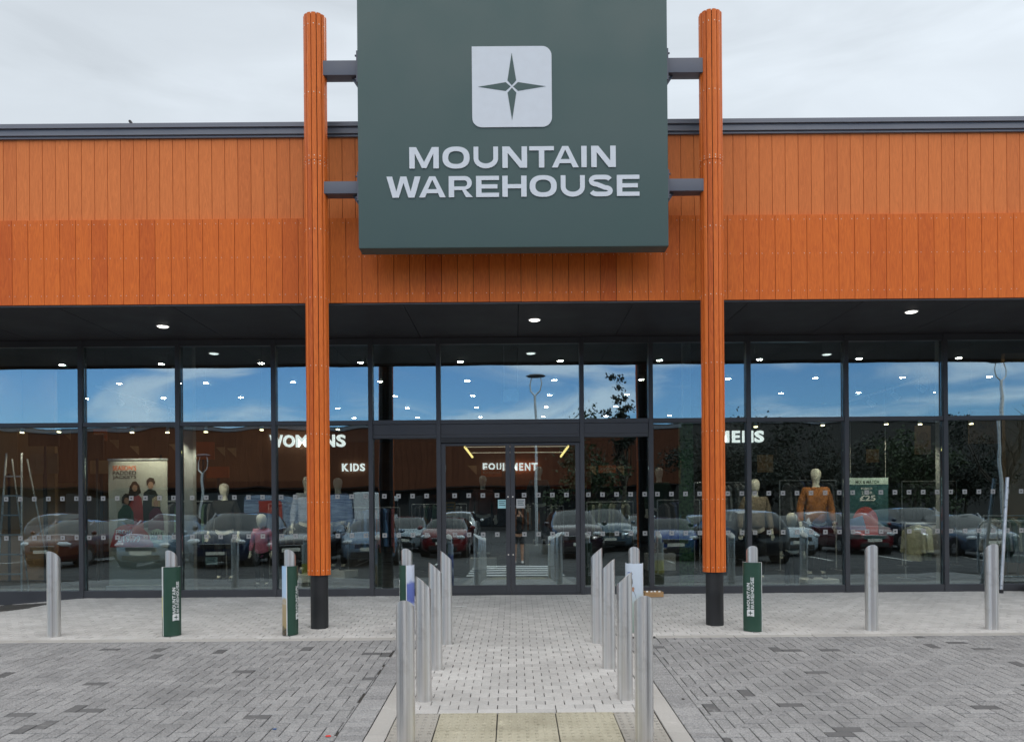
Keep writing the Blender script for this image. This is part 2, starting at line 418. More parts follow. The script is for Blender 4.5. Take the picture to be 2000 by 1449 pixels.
M['paint'] = mat('road_paint', (.72, .72, .70), .7, var=.15, scale=14)

struct('ground', MB().poly([(-400, -400, -.06), (400, -400, -.06), (400, 400, -.06), (-400, 400, -.06)]), M['earth'])
rd = MB()
rd.poly([(-60, -60, 0), (60, -60, 0), (60, Y_ROAD, 0), (-60, Y_ROAD, 0)])
struct('road', rd, M['asphalt'])
base = MB()
base.poly([(-24, Y_ROAD, -.014), (24, Y_ROAD, -.014), (24, 12.3, zg(12.3) - .014), (-5.5, 12.3, zg(12.3) - .014), (-5.5, Y_ROAD, -.014)][0:3] + [(-5.5, 12.3, zg(12.3) - .014), (-5.5, Y_ROAD, -.014)])
NX = [-24, -8.2, -6.7, -5.5]; NY = [Y_ROAD, 10.4, 11.9, 12.3]
for i in range(3):
    for j in range(3):
        q = [(NX[i], NY[j]), (NX[i + 1], NY[j]), (NX[i + 1], NY[j + 1]), (NX[i], NY[j + 1])]
        base.poly([(x, y, zg(y, x) - .014) for x, y in q])
base.f.pop(0); base.m.pop(0)
base.poly([(-5.5, Y_ROAD, -.014), (24, Y_ROAD, -.014), (24, 12.3, zg(12.3) - .014), (-5.5, 12.3, zg(12.3) - .014)])
struct('paving_bed', base, M['mortar'])

rng = random.Random(3)
def block(mb, x0, y0, x1, y1, gap=.0035, gapx=None, h=.0, mi=0, jit=.0012, bev=.004):
    gx = gapx or gap
    if rng.random() < .06: gap *= 1.9; gx *= 1.6
    x0 += gx / 2 * rng.uniform(.6, 1.5); x1 -= gx / 2 * rng.uniform(.6, 1.5); y0 += gap / 2 * rng.uniform(.6, 1.5); y1 -= gap / 2 * rng.uniform(.6, 1.5)
    if x1 - x0 < .012 or y1 - y0 < .012: return
    i = len(mb.v); dz = h + rng.uniform(-jit, jit)
    c = [(x0, y0), (x1, y0), (x1, y1), (x0, y1)]
    ci = [(x0 + bev, y0 + bev), (x1 - bev, y0 + bev), (x1 - bev, y1 - bev), (x0 + bev, y1 - bev)]
    t = [rng.uniform(-jit, jit) * .6 for _ in range(4)]
    for (x, y) in c: mb.v.append((x, y, zg(y, x) - .012 + h))
    for (x, y), q in zip(c, t): mb.v.append((x, y, zg(y, x) - .003 + dz + q))
    for (x, y), q in zip(ci, t): mb.v.append((x, y, zg(y, x) + dz + q))
    for k in range(4):
        k2 = (k + 1) % 4
        mb.f.append((i + k, i + k2, i + 4 + k2, i + 4 + k)); mb.m.append(mi)
        mb.f.append((i + 4 + k, i + 4 + k2, i + 8 + k2, i + 8 + k)); mb.m.append(mi)
    mb.f.append((i + 8, i + 9, i + 10, i + 11)); mb.m.append(mi)

WX0, WX1 = -1.07, 1.235       # walkway outer edges
KW = .15
KY0, KY1 = 8.70, 8.83         # flush kerb in front of the apron
def clipblock(mb, x0, y0, x1, y1, bx0, by0, bx1, by1, **k):
    x0, x1 = max(x0, bx0), min(x1, bx1); y0, y1 = max(y0, by0), min(y1, by1)
    if x1 - x0 > .015 and y1 - y0 > .015: block(mb, x0, y0, x1, y1, **k)

drive = MB()
def herring(bx0, by0, bx1, by1):
    U = .1
    n0x, n1x = int(bx0 / U) - 4, int(bx1 / U) + 4
    n0y, n1y = int(by0 / U) - 4, int(by1 / U) + 4
    for cx in range(n0x, n1x):
        for cy in range(n0y, n1y):
            k = (cx - cy) % 4
            if k == 0: clipblock(drive, cx * U, cy * U, cx * U + .2, cy * U + .1, bx0, by0, bx1, by1, gap=.0085, gapx=.0075)
            elif k == 3: clipblock(drive, cx * U, cy * U, cx * U + .1, cy * U + .2, bx0, by0, bx1, by1, gap=.0085, gapx=.0075)
XL, XR = -11.0, 11.0
herring(XL, Y_ROAD, WX0 - .21, KY0 - .0)
herring(WX1 + .21, Y_ROAD, XR, KY0 - .0)
y = Y_ROAD
while y < KY0:
    block(drive, WX0 - .21, y, WX0 - .005, min(y + .1, KY0), gap=.006)
    block(drive, WX1 + .005, y, WX1 + .21, min(y + .1, KY0), gap=.006)
    y += .1
struct('driveway', drive, M['drive'])

kb = MB()
x = XL
while x < XR:
    x2 = x + .9
    if not (x < WX0 + .2 and x2 > WX0 + .2) and not (x >= WX0 and x < WX1):
        block(kb, x, KY0, min(x2, WX0) if x < WX0 else x2, KY1, gap=.006, h=.004)
    elif x < WX0: block(kb, x, KY0, WX0, KY1, gap=.006, h=.004)
    x = x2
block(kb, WX1, KY0, WX1 + .6, KY1, h=.0042) if False else None
y = Y_ROAD
while y < KY1:
    y2 = min(y + .9, KY1)
    block(kb, WX0, y, WX0 + KW, y2, gap=.006, h=.004)
    block(kb, WX1 - KW, y, WX1, y2, gap=.006, h=.004)
    y = y2
struct('kerb', kb, M['kerb'])

pv = MB()
BW, BH = .155, .112
Y_TACT = 6.0
row = 0; y = Y_TACT + .1
x = WX0 + KW
while x < WX1 - KW:
    block(pv, x, Y_TACT, min(x + .31, WX1 - KW), Y_TACT + .1, gap=.005); x += .31
while y < 12.02:
    y2 = min(y + BH, 12.03)
    off = (row % 2) * BW / 2
    x = WX0 + KW - off if y < KY1 else WX0 - off
    X0 = WX0 + KW if y < KY1 else WX0
    X1 = WX1 - KW if y < KY1 else WX1
    while x < X1:
        clipblock(pv, x, y, x + BW, y2, X0, Y_ROAD, X1, 12.03, gap=.003, gapx=.0056); x += BW
    row += 1; y += BH
struct('walkway', pv, M['pav'])

ap = MB()
for (a, b_) in ((XL, WX0), (WX1, XR)):
    x = a
    while x < b_:
        block(ap, x, KY1, min(x + .2, b_), KY1 + .1, gap=.005); x += .2
    y = KY1 + .1; row = 0
    while y < 12.02:
        y2 = min(y + BH, 12.03)
        x = a - (row % 2) * BW / 2
        while x < b_:
            clipblock(ap, x, y, x + BW, y2, a, KY1, b_, 12.03, gap=.003, gapx=.0056); x += BW
        row += 1; y += BH
struct('pavement', ap, M['apron'])

tc_ = MB()
def slab(x0, y0, x1, y1, mi):
    block(tc_, x0, y0, x1, y1, gap=.008, mi=mi)
    nx = max(1, round((x1 - x0) / .067)); ny = max(1, round((y1 - y0) / .067))
    for i in range(nx):
        for j in range(ny):
            cx = x0 + (i + .5) * (x1 - x0) / nx; cy = y0 + (j + .5) * (y1 - y0) / ny; z = zg(cy)
            k0 = len(tc_.v); n = 8
            for (r, h) in ((.0145, -.001), (.0105, .0075)):
                for k in range(n):
                    t = 2 * math.pi * k / n; tc_.v.append((cx + r * math.cos(t), cy + r * math.sin(t), z + h))
            for k in range(n): tc_.f.append((k0 + k, k0 + (k + 1) % n, k0 + n + (k + 1) % n, k0 + n + k)); tc_.m.append(mi)
            tc_.f.append(tuple(k0 + n + k for k in range(n))); tc_.m.append(mi)
xs = [WX0 + KW, -.59, -.14, .31, .76, WX1 - KW]
y = Y_TACT
while y > Y_ROAD + .05:
    y0 = max(y - .4, Y_ROAD)
    for i in range(5):
        slab(xs[i], y0, xs[i + 1], y, 1 if i in (0, 4) else 0)
    y = y0
struct('tactile_paving', tc_, [M['tact'], M['tactg']])
zb = MB()
for k in range(5):
    zb.poly([(-1.25, .4 + k * .85, .004), (1.3, .4 + k * .85, .004), (1.3, .85 + k * .85, .004), (-1.25, .85 + k * .85, .004)])
struct('crossing_markings', zb, M['paint'])
bl = MB()
for k in range(-9, 10):
    if abs(k) < 1: continue
    x = k * 2.5
    bl.poly([(x - .05, -5, .004), (x + .05, -5, .004), (x + .05, -.2, .004), (x - .05, -.2, .004)])
struct('bay_markings', bl, M['paint'])

# ------------------------------------------------------------------ shop building
ZS = CZ + 2.72            # soffit
ZG0 = zg(12.0)            # floor level at glass
ZT = CZ + 1.41            # transom centre
shop = thing('shop_building', 'single storey shop with orange timber fascia above a dark glazed front', 'building', (0, 11, 0))
OFF = Matrix.Translation((0, -11, 0))
def sb(name, mb, m, parent=None, **k):
    mb.v = [(x, y_ - 11, z) for x, y_, z in mb.v]
    return mb.build(name, m, parent or shop, **k)
BX = 15.0
# cladding: each board a raised strip, tones vary per board
def boards(z0, z1, wdt, yf, x_start):
    mb = MB(); x = x_start
    r2 = random.Random(int(wdt * 1000))
    while x < BX:
        mb.box((x + .003, yf + r2.uniform(0, .0015), z0), (x + wdt - .003, yf + .02, z1 + r2.uniform(-.002, .002)))
        x += wdt
    return mb
Z1 = CZ + 3.795; Z2 = CZ + 4.85
sb('lower_cladding', boards(ZS - .012, Z1, .2045, YF - .022, -BX - .02), M['clad_lo'])
sb('upper_cladding', boards(Z1 - .03, Z2, .168, YF + .0, -BX + .05), M['clad_up'])
scr = MB()
def screw(mb, x, y_, z, r=.0045):
    k0 = len(mb.v)
    for k in range(6):
        t = math.pi / 3 * k; mb.v.append((x + r * math.cos(t), y_, z + r * math.sin(t)))
    mb.f.append(tuple(k0 + k for k in range(6))); mb.m.append(0)
xx = -BX - .02
while xx < BX:
    for zz in (ZS + .10, ZS + .58, Z1 - .06):
        screw(scr, xx + .035, YF - .0235, zz); screw(scr, xx + .17, YF - .0235, zz)
    xx += .2045
sb('cladding_screw', scr, M['screw'])['kind'] = 'stuff'
sb('fascia_backing', MB().box((-BX, YF + .021, ZS - .01), (BX, YF + .12, Z2)), M['groove'])
cp = MB()
cp.box((-BX, YF - .055, Z2 + .02), (BX, YF + .12, Z2 + .10))
cp.box((-BX, YF - .085, Z2 + .1005), (BX, YF + .3, Z2 + .155))
cp.box((-BX, YF - .03, Z2 - .01), (BX, YF + .12, Z2 + .0195))
sb('roof_coping', cp, M['coping'])
sf = MB(); x = -BX
while x < BX:
    sf.box((x + .003, YF + .021, ZS), (x + 1.503, YG - .04, ZS + .03)); x += 1.508
sb('soffit', sf, M['soffit'])
sb('soffit_trim', MB().box((-BX, YF - .004, ZS - .034), (BX, YF + .02, ZS - .0125)), M['frame'])
# roof, side and rear walls, floor and ceiling close the shop
M['roof'] = mat('roof_membrane', (.2, .2, .21), .9)
M['backwall'] = mat('orange_interior_wall', (.55, .11, .03), .8, var=.12, scale=3)
M['darkwall'] = mat('dark_interior_wall', (.022, .021, .020), .85, var=.2, scale=3)
M['tanwall'] = mat('tan_interior_wall', (.46, .27, .13), .8, var=.1, scale=3)
M['floor'] = mat('shop_floor', (.045, .045, .047), .35, var=.1, scale=2)
M['ceil'] = mat('shop_ceiling', (.05, .05, .055), .8)
DB = 32.0; ZC = CZ + 2.95
sb('roof', MB().box((-BX, YF + .3005, ZC + .35), (BX, DB + .3, ZC + .5)), M['roof'])
sb('side_wall', MB().box((-BX - .2, YF - .0, ZG0 - .3), (-BX - .001, DB + .3, Z2 - .001)), M['coping'])
sb('side_wall', MB().box((BX + .001, YF - .0, ZG0 - .3), (BX + .2, DB + .3, Z2 - .001)), M['coping'])
sb('rear_wall', MB().box((-BX, DB + .01, ZG0 - .3), (BX, DB + .28, ZC + .34)), M['coping'])
sb('ceiling', MB().box((-BX, YG + .1, ZC), (BX, DB, ZC + .04)), M['ceil'])
sb('floor_slab', MB().box((-BX, YG - .045, ZG0 - .3), (BX, DB, ZG0 - .004)), M['floor'])
sb('bulkhead', MB().box((-BX, YG + .06, ZS + .032), (BX, YG + .099, ZC + .34)), M['ceil'])
M['brownwall'] = mat('brown_interior_wall', (.22, .095, .045), .8, var=.3, scale=1.2)
sb('interior_wall', MB().box((-BX + .3, DB - .10, CZ + .95), (.1, DB - .02, ZC - .003)), M['brownwall'])
sb('interior_wall', MB().box((.102, DB - .10, CZ + .95), (3.2, DB - .02, ZC - .003)), M['backwall'])  # lit stretch of the wall, its brightness put into a stronger orange
iw = MB(); iw.box((3.203, DB - .10, ZG0), (BX - .3, DB - .02, ZC - .003))
sb('interior_wall', iw, M['darkwall'])
sb('interior_wall', MB().box((-BX + .3, DB - .10, ZG0), (3.2, DB - .02, CZ + .947)), M['darkwall'])
# raised orange panel band on the left with tan recesses
iw = MB(); iw.box((-BX + .3, 21.0, CZ + .9), (-5.3, 21.15, ZC - .003))
sb('interior_wall', iw, M['brownwall'])
sb('interior_wall', MB().box((BX - .62, YG + .4, ZG0), (BX - .5, DB - .11, ZC - .003)), M['darkwall'])
sb('interior_wall', MB().box((9.35, 14.6, ZG0), (14.3, 14.7, ZC - .003)), M['tanwall'])
sb('interior_wall', MB().box((-BX + .5, YG + .4, ZG0), (-BX + .62, DB - .11, ZC - .003)), M['tanwall'])
# tan corner wall seen at the far left
iw = MB(); iw.box((-11.6, 15.4, ZG0), (-9.2, 15.5, ZC - .003))
sb('interior_wall', iw, M['tanwall'])
M['dkcream'] = mat('interior_column_paint', (.36, .37, .38), .6)
for (px, w_) in ((370, .15), (1340, .13), (1836, .1)):
    X = P(px, 740, 13.0)[0]
    sb('interior_column', MB().box((X - w_ / 2, 12.93, ZG0), (X + w_ / 2, 13.07, ZC - .003)), M['dkcream'])

# glazed front
MX = [-11.25, -9.75, -8.25, -6.73, -5.22, -3.73, -2.22, -1.165, 1.066, 2.14, 3.66, 5.18, 6.72, 8.24, 9.75, 11.25]
FW = .068
FY0, FY1 = YG - .075, YG + .055
M['decal'] = mat('frosted_decal', (.30, .31, .31), .7, var=.05)
def one_square(mb, cx, zc, y_):
    h = .035
    outer = [(-h, -h), (0, -h), (h, -h), (h, 0), (h, h), (0, h), (-h, h), (-h, 0)]
    a, b2 = .005, .023
    inner = [(-a, -a), (0, -b2), (a, -a), (b2, 0), (a, a), (0, b2), (-a, a), (-b2, 0)]
    i = len(mb.v)
    mb.v += [(cx + p[0], y_, zc + p[1]) for p in outer] + [(cx + p[0], y_, zc + p[1]) for p in inner]
    for q in range(8):
        q2 = (q + 1) % 8; mb.f.append((i + q, i + q2, i + 8 + q2, i + 8 + q)); mb.m.append(0)
_sq = MB(); one_square(_sq, 0, 0, 0); SQ = _sq.mesh('frosted_square'); SQ.materials.append(M['decal'])
NSQ = [0]
def decals(x0, x1, parent, dy=0.0):
    n = int((x1 - x0 - .12) / .22) + 1
    s0 = (x0 + x1) / 2 - (n - 1) * .11
    far = MB()
    for zc in (CZ + .265, CZ - .345):
        for k in range(n):
            cx = s0 + k * .22
            if abs((x0 + x1) / 2) < 4.8:
                o = bpy.data.objects.new('frosted_square', SQ); COL.objects.link(o); o.parent = parent
                o.location = (cx, YG - .0085 + dy - 11, zc)
            else: one_square(far, cx, zc, YG - .0085 + dy)
    if far.v: sb('frosted_square', far, M['decal'], parent)['kind'] = 'stuff'
for i in range(len(MX) - 1):
    x0, x1 = MX[i], MX[i + 1]
    entry = x0 > -2.4 and x1 < 2.3
    fr_ = MB()
    # frame: posts, sill, transom, head (posts shared: each bay owns its left one)
    zb_ = ZG0 - .02 if x0 > -6.8 else ZG0 - .16
    def rbox(a, b): fr_.box(a, b, bev=.006)
    rbox((x0 - FW / 2, FY0, zb_), (x0 + FW / 2, FY1, ZS - .001))
    if i == len(MX) - 2: rbox((x1 - FW / 2, FY0, zb_), (x1 + FW / 2, FY1, ZS - .001))
    a, b_ = x0 + FW / 2 + .0005, x1 - FW / 2 - .0005
    rbox((a, FY0 + .012, ZS - .10), (b_, FY1 - .01, ZS - .002))
    rbox((a, FY0 + .010, ZT - .033), (b_, FY1 - .01, ZT + .033))
    door = entry and x1 - x0 > 2
    if entry:
        rbox((a, FY0 + .022, ZT - .20), (b_, FY1 - .01, ZT - .0345))
        rbox((a, FY0 + .014, ZT - .25), (b_, FY1 - .01, ZT - .2015))
    if not door: rbox((a, FY0 + .010, zb_), (b_, FY1 - .01, ZG0 + .11))
    wn = sb('window', fr_, M['frame'])
    pn = MB().box((a + .0, YG - .006, ZT + .034), (b_, YG + .006, ZS - .101))
    sb('pane', pn, M['glass_up'], wn)
    if door: continue
    ztop = ZT - .251 if entry else ZT - .034
    sb('pane', MB().box((a, YG - .006, ZG0 + .111), (b_, YG + .006, ztop)), M['glass'], wn)
    decals(a, b_, wn)

# sliding doors
dx0, dx1, dmid = MX[7] + FW / 2 + .001, MX[8] - FW / 2 - .001, -.055
zd1 = ZT - .252
sb('door_track', MB().box((dx0, FY0 - .01, zd1 - .075), (dx1, FY1 - .012, zd1 - .001), bev=.004), M['blacksteel'])
for (a, b_) in ((dx0, dmid - .002), (dmid + .002, dx1)):
    d = MB()
    d.box((a, YG - .05, ZG0 + .012), (a + .07, YG - .01, zd1 - .078), bev=.004)
    d.box((b_ - .07, YG - .05, ZG0 + .012), (b_, YG - .01, zd1 - .078), bev=.004)
    d.box((a + .0705, YG - .046, ZG0 + .012), (b_ - .0705, YG - .012, ZG0 + .15), bev=.004)
    d.box((a + .0705, YG - .046, zd1 - .12), (b_ - .0705, YG - .012, zd1 - .079), bev=.004)
    do = sb('sliding_door', d, M['frame'])
    sb('pane', MB().box((a + .0705, YG - .035, ZG0 + .1505), (b_ - .0705, YG - .025, zd1 - .1205)), M['doorglass'], do)
    decals(a + .05, b_ - .05, do, -.028)
    lx = b_ - .035 if b_ < 0 else a + .035
    for zz in (CZ + .24, CZ - .66): sb('lock', MB().tube((lx, YG - .056, zz), (lx, YG - .0505, zz), .012, n=10), M['screw'], do)
sb('threshold', MB().box((dx0, YG - .07, ZG0 - .01), (dx1, YG + .05, ZG0 + .010)), M['frame'])

# soffit downlights
M['lamp'] = emis('downlight_lens', (1, .96, .88), 3)
M['lampin'] = emis('ceiling_lamp_lens', (1, .90, .74), 160)
M['white'] = mat('white_paint', (.78, .78, .77), .5)
def downlight(px, py, label, z=None, lens=M['lamp'], r=.075):
    zz = z or ZS
    Y = (zz - CZ) / ((PY0 - py) / FPX); X = P(px, py, Y)[0]
    t = thing('ceiling_light', label, 'ceiling light', (X, Y, zz), group='round downlights in the canopy soffit')
    MB().lathe([(r + .015, -.012), (r + .018, -.006), (r + .012, -.0005)], 24).build('trim_ring', M['white'], t, auto=True)
    MB().lathe([(r - .01, -.020), (r, -.0125)], 20).build('lens', lens, t)
    return t
downlight(318, 631, 'round downlight in the dark soffit left of the left timber column')
downlight(1044, 624, 'round downlight in the dark soffit below the big sign')
downlight(1780, 614, 'round downlight in the dark soffit right of the right timber column')

# interior ceiling lamps in a grid
src = None
for r_ in range(5):
    Yr = 14.95 + 2.17 * r_
    for c_ in range(-7, 8):
        X = c_ * 1.94 + .92
        if abs(X) > 12.5: continue
        if src is None:
            src = thing('ceiling_light', 'small oval lamp glowing under the dark ceiling inside the shop', 'ceiling light', (X, Yr, ZC), group='lamps in rows across the shop ceiling')
            MB().lathe([(.062, -.02), (.062, -.0005)], 16).build('trim_ring', M['white'], src)
            MB().lathe([(.048, -.024), (.055, -.0205)], 14).build('lens', M['lampin'], src)
        else: copy_tree(src, loc=(X, Yr, ZC))

# ------------------------------------------------------------------ lettering
def letter_poly(ch):
    """outlines in a unit box 1 x 1 with stem s (x) and bar b (z): list of loops"""
    return None
def ring(cx, cz, rx, rz, n=40, p=2.4):
    o = []
    for k in range(n):
        t = 2 * math.pi * k / n; c, s = math.cos(t), math.sin(t)
        o.append((cx + rx * math.copysign(abs(c) ** (2 / p), c), cz + rz * math.copysign(abs(s) ** (2 / p), s)))
    return o
def strip(path, t):
    l, r = [], []
    for i, (x, z) in enumerate(path):
        a = path[max(0, i - 1)]; b = path[min(len(path) - 1, i + 1)]
        dx, dz = b[0] - a[0], b[1] - a[1]; n = math.hypot(dx, dz)
        nx, nz = -dz / n, dx / n
        l.append((x + nx * t / 2, z + nz * t / 2)); r.append((x - nx * t / 2, z - nz * t / 2))
    return l + r[::-1]
def glyph(ch, w, h, s, b):
    """loops for a wide sans capital of width w and height h"""
    if ch == 'M':
        return [[(0, 0), (0, h), (s * 1.25, h), (w / 2, h * .30), (w - s * 1.25, h), (w, h), (w, 0), (w - s, 0), (w - s, h * .70), (w / 2 + s * .42, h * .02), (w / 2 - s * .42, h * .02), (s, h * .70), (s, 0)]]
    if ch == 'N':
        return [[(0, 0), (0, h), (s * 1.3, h), (w - s, h * .30), (w - s, h), (w, h), (w, 0), (w - s * 1.3, 0), (s, h * .70), (s, 0)]]
    if ch == 'O':
        return [ring(w / 2, h / 2, w / 2, h / 2 * 1.03), ring(w / 2, h / 2, w / 2 - s * 1.05, h / 2 - b)]
    if ch == 'U':
        pa = [(s / 2, h), (s / 2, h * .45)]
        for k in range(1, 12):
            t = math.pi + math.pi * k / 12
            pa.append((w / 2 + (w / 2 - s / 2) * math.cos(t), h * .45 + (h * .45 - b / 2) * math.sin(t)))
        pa += [(w - s / 2, h * .45), (w - s / 2, h)]
        return [strip(pa, (s + b) / 2)]
    if ch == 'T': return [[(0, h), (w, h), (w, h - b), (w / 2 + s / 2, h - b), (w / 2 + s / 2, 0), (w / 2 - s / 2, 0), (w / 2 - s / 2, h - b), (0, h - b)]]
    if ch == 'I': return [[(0, 0), (0, h), (w, h), (w, 0)]]
    if ch == 'E': return [[(0, 0), (0, h), (w, h), (w, h - b), (s, h - b), (s, h / 2 + b / 2), (w * .93, h / 2 + b / 2), (w * .93, h / 2 - b / 2), (s, h / 2 - b / 2), (s, b), (w, b), (w, 0)]]
    if ch == 'H': return [[(0, 0), (0, h), (s, h), (s, h / 2 + b / 2), (w - s, h / 2 + b / 2), (w - s, h), (w, h), (w, 0), (w - s, 0), (w - s, h / 2 - b / 2), (s, h / 2 - b / 2), (s, 0)]]
    if ch == 'A':
        k = s * 1.08; za = h * .20; zt = za + b * .95
        def xin(z): return k + (w / 2 - k) * z / h * .97
        return [[(0, 0), (w / 2 - s * .55, h), (w / 2 + s * .55, h), (w, 0), (w - k, 0), (w - k - (w / 2 - s * .5) * .9 * za / h * .95, za), (k + (w / 2 - s * .5) * .9 * za / h * .95, za), (k, 0)],
                [(w * .36 - s * .15 + .0, zt), (w / 2, h * .84), (w * .64 + s * .15, zt)]]
    if ch == 'W':
        q = w * .27
        return [[(0, h), (s * 1.05, h), (q + s * .12, h * .28), (w / 2 - s * .55, h), (w / 2 + s * .55, h), (w - q - s * .12, h * .28), (w - s * 1.05, h), (w, h), (w - q + s * .58, 0), (w - q - s * .55, 0), (w / 2, h * .70), (q + s * .55, 0), (q - s * .58, 0)]]
    if ch == 'R':
        o = [(0, 0), (0, h), (w * .68, h)]
        for k in range(1, 9):
            t = math.pi / 2 - math.pi * k / 8 * .9
            o.append((w * .68 + w * .28 * math.cos(t), h * .68 + h * .32 * math.sin(t)))
        o += [(w * .70, h * .355), (w, 0), (w - s * 1.25, 0), (w * .60 - s * .2, h * .34), (s, h * .34), (s, 0)]
        i = [(s, h - b)]
        i += [(w * .66, h - b)]
        for k in range(1, 8):
            t = math.pi / 2 - math.pi * k / 8
            i.append((w * .66 + (w * .28 - s * .75) * math.cos(t), (h - b + h * .34 + b * .85) / 2 + ((h - b) - (h * .34 + b * .85)) / 2 * math.sin(t)))
        i += [(w * .66, h * .34 + b * .85), (s, h * .34 + b * .85)]
        return [o, i]
    if ch == 'S':
        r1 = h / 4 - b / 4
        pa = [(w - s * .3, h * .74)]
        for k in range(0, 7):
            t = R(25) + R(65) * k / 6; pa.append((w * .66 + (w * .34 - s / 2) * math.cos(t), h * .72 + (h * .28 - b / 2) * math.sin(t)))
        pa = pa[1:]
        for k in range(0, 13):
            t = R(90) + R(180) * k / 12; pa.append((w * .33 + (w * .33 - s / 2) * math.cos(t), h * .735 + (h * .265 - b / 2) * math.sin(t) - 0))
        for k in range(0, 13):
            t = R(90) - R(180) * k / 12; pa.append((w * .67 + (w * .33 - s / 2) * math.cos(t), h * .2525 + (h * .2525 - b / 2) * math.sin(t)))
        for k in range(0, 7):
            t = R(270) - R(68) * k / 6; pa.append((w * .36 + (w * .36 - s / 2) * math.cos(t), h * .28 + (h * .28 - b / 2) * math.sin(t)))
        # drop near-duplicates
        q = [pa[0]]
        for p in pa[1:]:
            if math.hypot(p[0] - q[-1][0], p[1] - q[-1][1]) > h * .02: q.append(p)
        return [strip(q, (s + b) / 2 * .95)]
def curve_mesh(name, loops, ext):
    cu = bpy.data.curves.new(name, 'CURVE'); cu.dimensions = '2D'; cu.fill_mode = 'BOTH'; cu.extrude = ext
    for lp in loops:
        sp = cu.splines.new('POLY'); sp.points.add(len(lp) - 1)
        for k, (x, z) in enumerate(lp): sp.points[k].co = (x, z, 0, 1)
        sp.use_cyclic_u = True
    ob = bpy.data.objects.new(name, cu); COL.objects.link(ob)
    dg = bpy.context.evaluated_depsgraph_get(); me = bpy.data.meshes.new_from_object(ob.evaluated_get(dg))
    bpy.data.objects.remove(ob); bpy.data.curves.remove(cu)
    me.materials.clear()
    me.transform(Matrix.Rotation(R(90), 4, 'X')); me.name = name
    return me
def text_mesh(s, size, ext=.002, offset=0.0, align='CENTER', sx=1.0):
    cu = bpy.data.curves.new('text', 'FONT'); cu.body = s; cu.size = size; cu.extrude = ext; cu.offset = offset
    cu.align_x = align; cu.align_y = 'CENTER'; cu.resolution_u = 3
    ob = bpy.data.objects.new('text', cu); COL.objects.link(ob)
    dg = bpy.context.evaluated_depsgraph_get(); me = bpy.data.meshes.new_from_object(ob.evaluated_get(dg))
    bpy.data.objects.remove(ob); bpy.data.curves.remove(cu); me.materials.clear()
    me.transform(Matrix.Rotation(R(90), 4, 'X') @ Matrix.Scale(sx, 4, (1, 0, 0)))
    return me

def wordmark(word, boxes, z0, h, s, b):
    """boxes: (x0, x1) of each letter"""
    loops = []
    for ch, (a, c) in zip(word, boxes):
        for lp in glyph(ch, c - a, h, s, b): loops.append([(a + x, z0 + z) for x, z in lp])
    return loops

# ------------------------------------------------------------------ big sign
SX0, SX1, SZ0, SZ1 = -1.858, 1.90, CZ + 3.205, CZ + 4.92 + 0.0
SZ1 = 6.62 + .0
SZ1 = CZ + 6.62
sign = thing('shop_sign', 'large green square sign with white lettering hung between the two timber columns', 'sign', (0, YS, SZ0))
def sg(name, mb, m, **k):
    mb.v = [(x, y_ - YS, z - SZ0) for x, y_, z in mb.v]; return mb.build(name, m, sign, **k)
pnl = MB(); pnl.box((SX0, YS, SZ0), (SX1, YS + .24, SZ1), bev=.018)
sg('panel', pnl, M['signgreen'], auto=True)
Wl = 2.381
def cx_(u, v=740): return P(580 + u / Wl, v / Wl, YS)[0]
mount = [(523, 660), (677, 803), (820, 937), (955, 1070), (1080, 1195), (1185, 1310), (1322, 1347), (1368, 1482)]
ware = [(417, 575), (568, 692), (706, 818), (833, 940), (955, 1068), (1082, 1208), (1225, 1340), (1355, 1470), (1487, 1592)]
zb1 = P(1000, 329, YS)[2]; zt1 = P(1000, 287.5, YS)[2]
zb2 = P(1000, 385.5, YS)[2]; zt2 = P(1000, 344.5, YS)[2]
lp = wordmark('MOUNTAIN', [(cx_(a, 740), cx_(b, 740)) for a, b in mount], zb1, zt1 - zb1, .066, .050)
lp += wordmark('WAREHOUSE', [(cx_(a, 870), cx_(b, 870)) for a, b in ware], zb2, zt2 - zb2, .066, .050)
me = curve_mesh('lettering', lp, .006)
o = link('lettering', me, sign, M['signwhite']); o.location = (0, -.0075, -SZ0)
# emblem: square with one sharp and three rounded corners, four-pointed star
ex0, ex1 = P(922, 170, YS)[0], P(1077.5, 170, YS)[0]; ez0, ez1 = P(1000, 249.5, YS)[2], P(1000, 92, YS)[2]
rr_ = .115
pts = [(ex0, ez1)]
for (qx, qz, a0) in ((ex1 - rr_, ez1 - rr_, 90), (ex1 - rr_, ez0 + rr_, 0), (ex0 + rr_, ez0 + rr_, -90)):
    for k in range(9):
        t = R(a0 - 90 * k / 8); pts.append((qx + rr_ * math.cos(t), qz + rr_ * math.sin(t)))
em = MB().prism(pts, YS - .012, YS - .0005); sg('emblem', em, M['signwhite'])
st = MB(); ecx, ecz = (ex0 + ex1) / 2, (ez0 + ez1) / 2; Ls = .408; ws = .062; wk = .062; g = .009
for k in range(4):
    a = R(90 * k); c, s_ = math.cos(a), math.sin(a)
    q = [(0, Ls), (ws - g, wk + .012), (0, g * 1.6), (-(ws - g), wk + .012)]
    st.prism([(ecx + x * c - z * s_, ecz + x * s_ + z * c) for x, z in q], YS - .0145, YS - .0125)
sg('star', st, M['signgreen'])
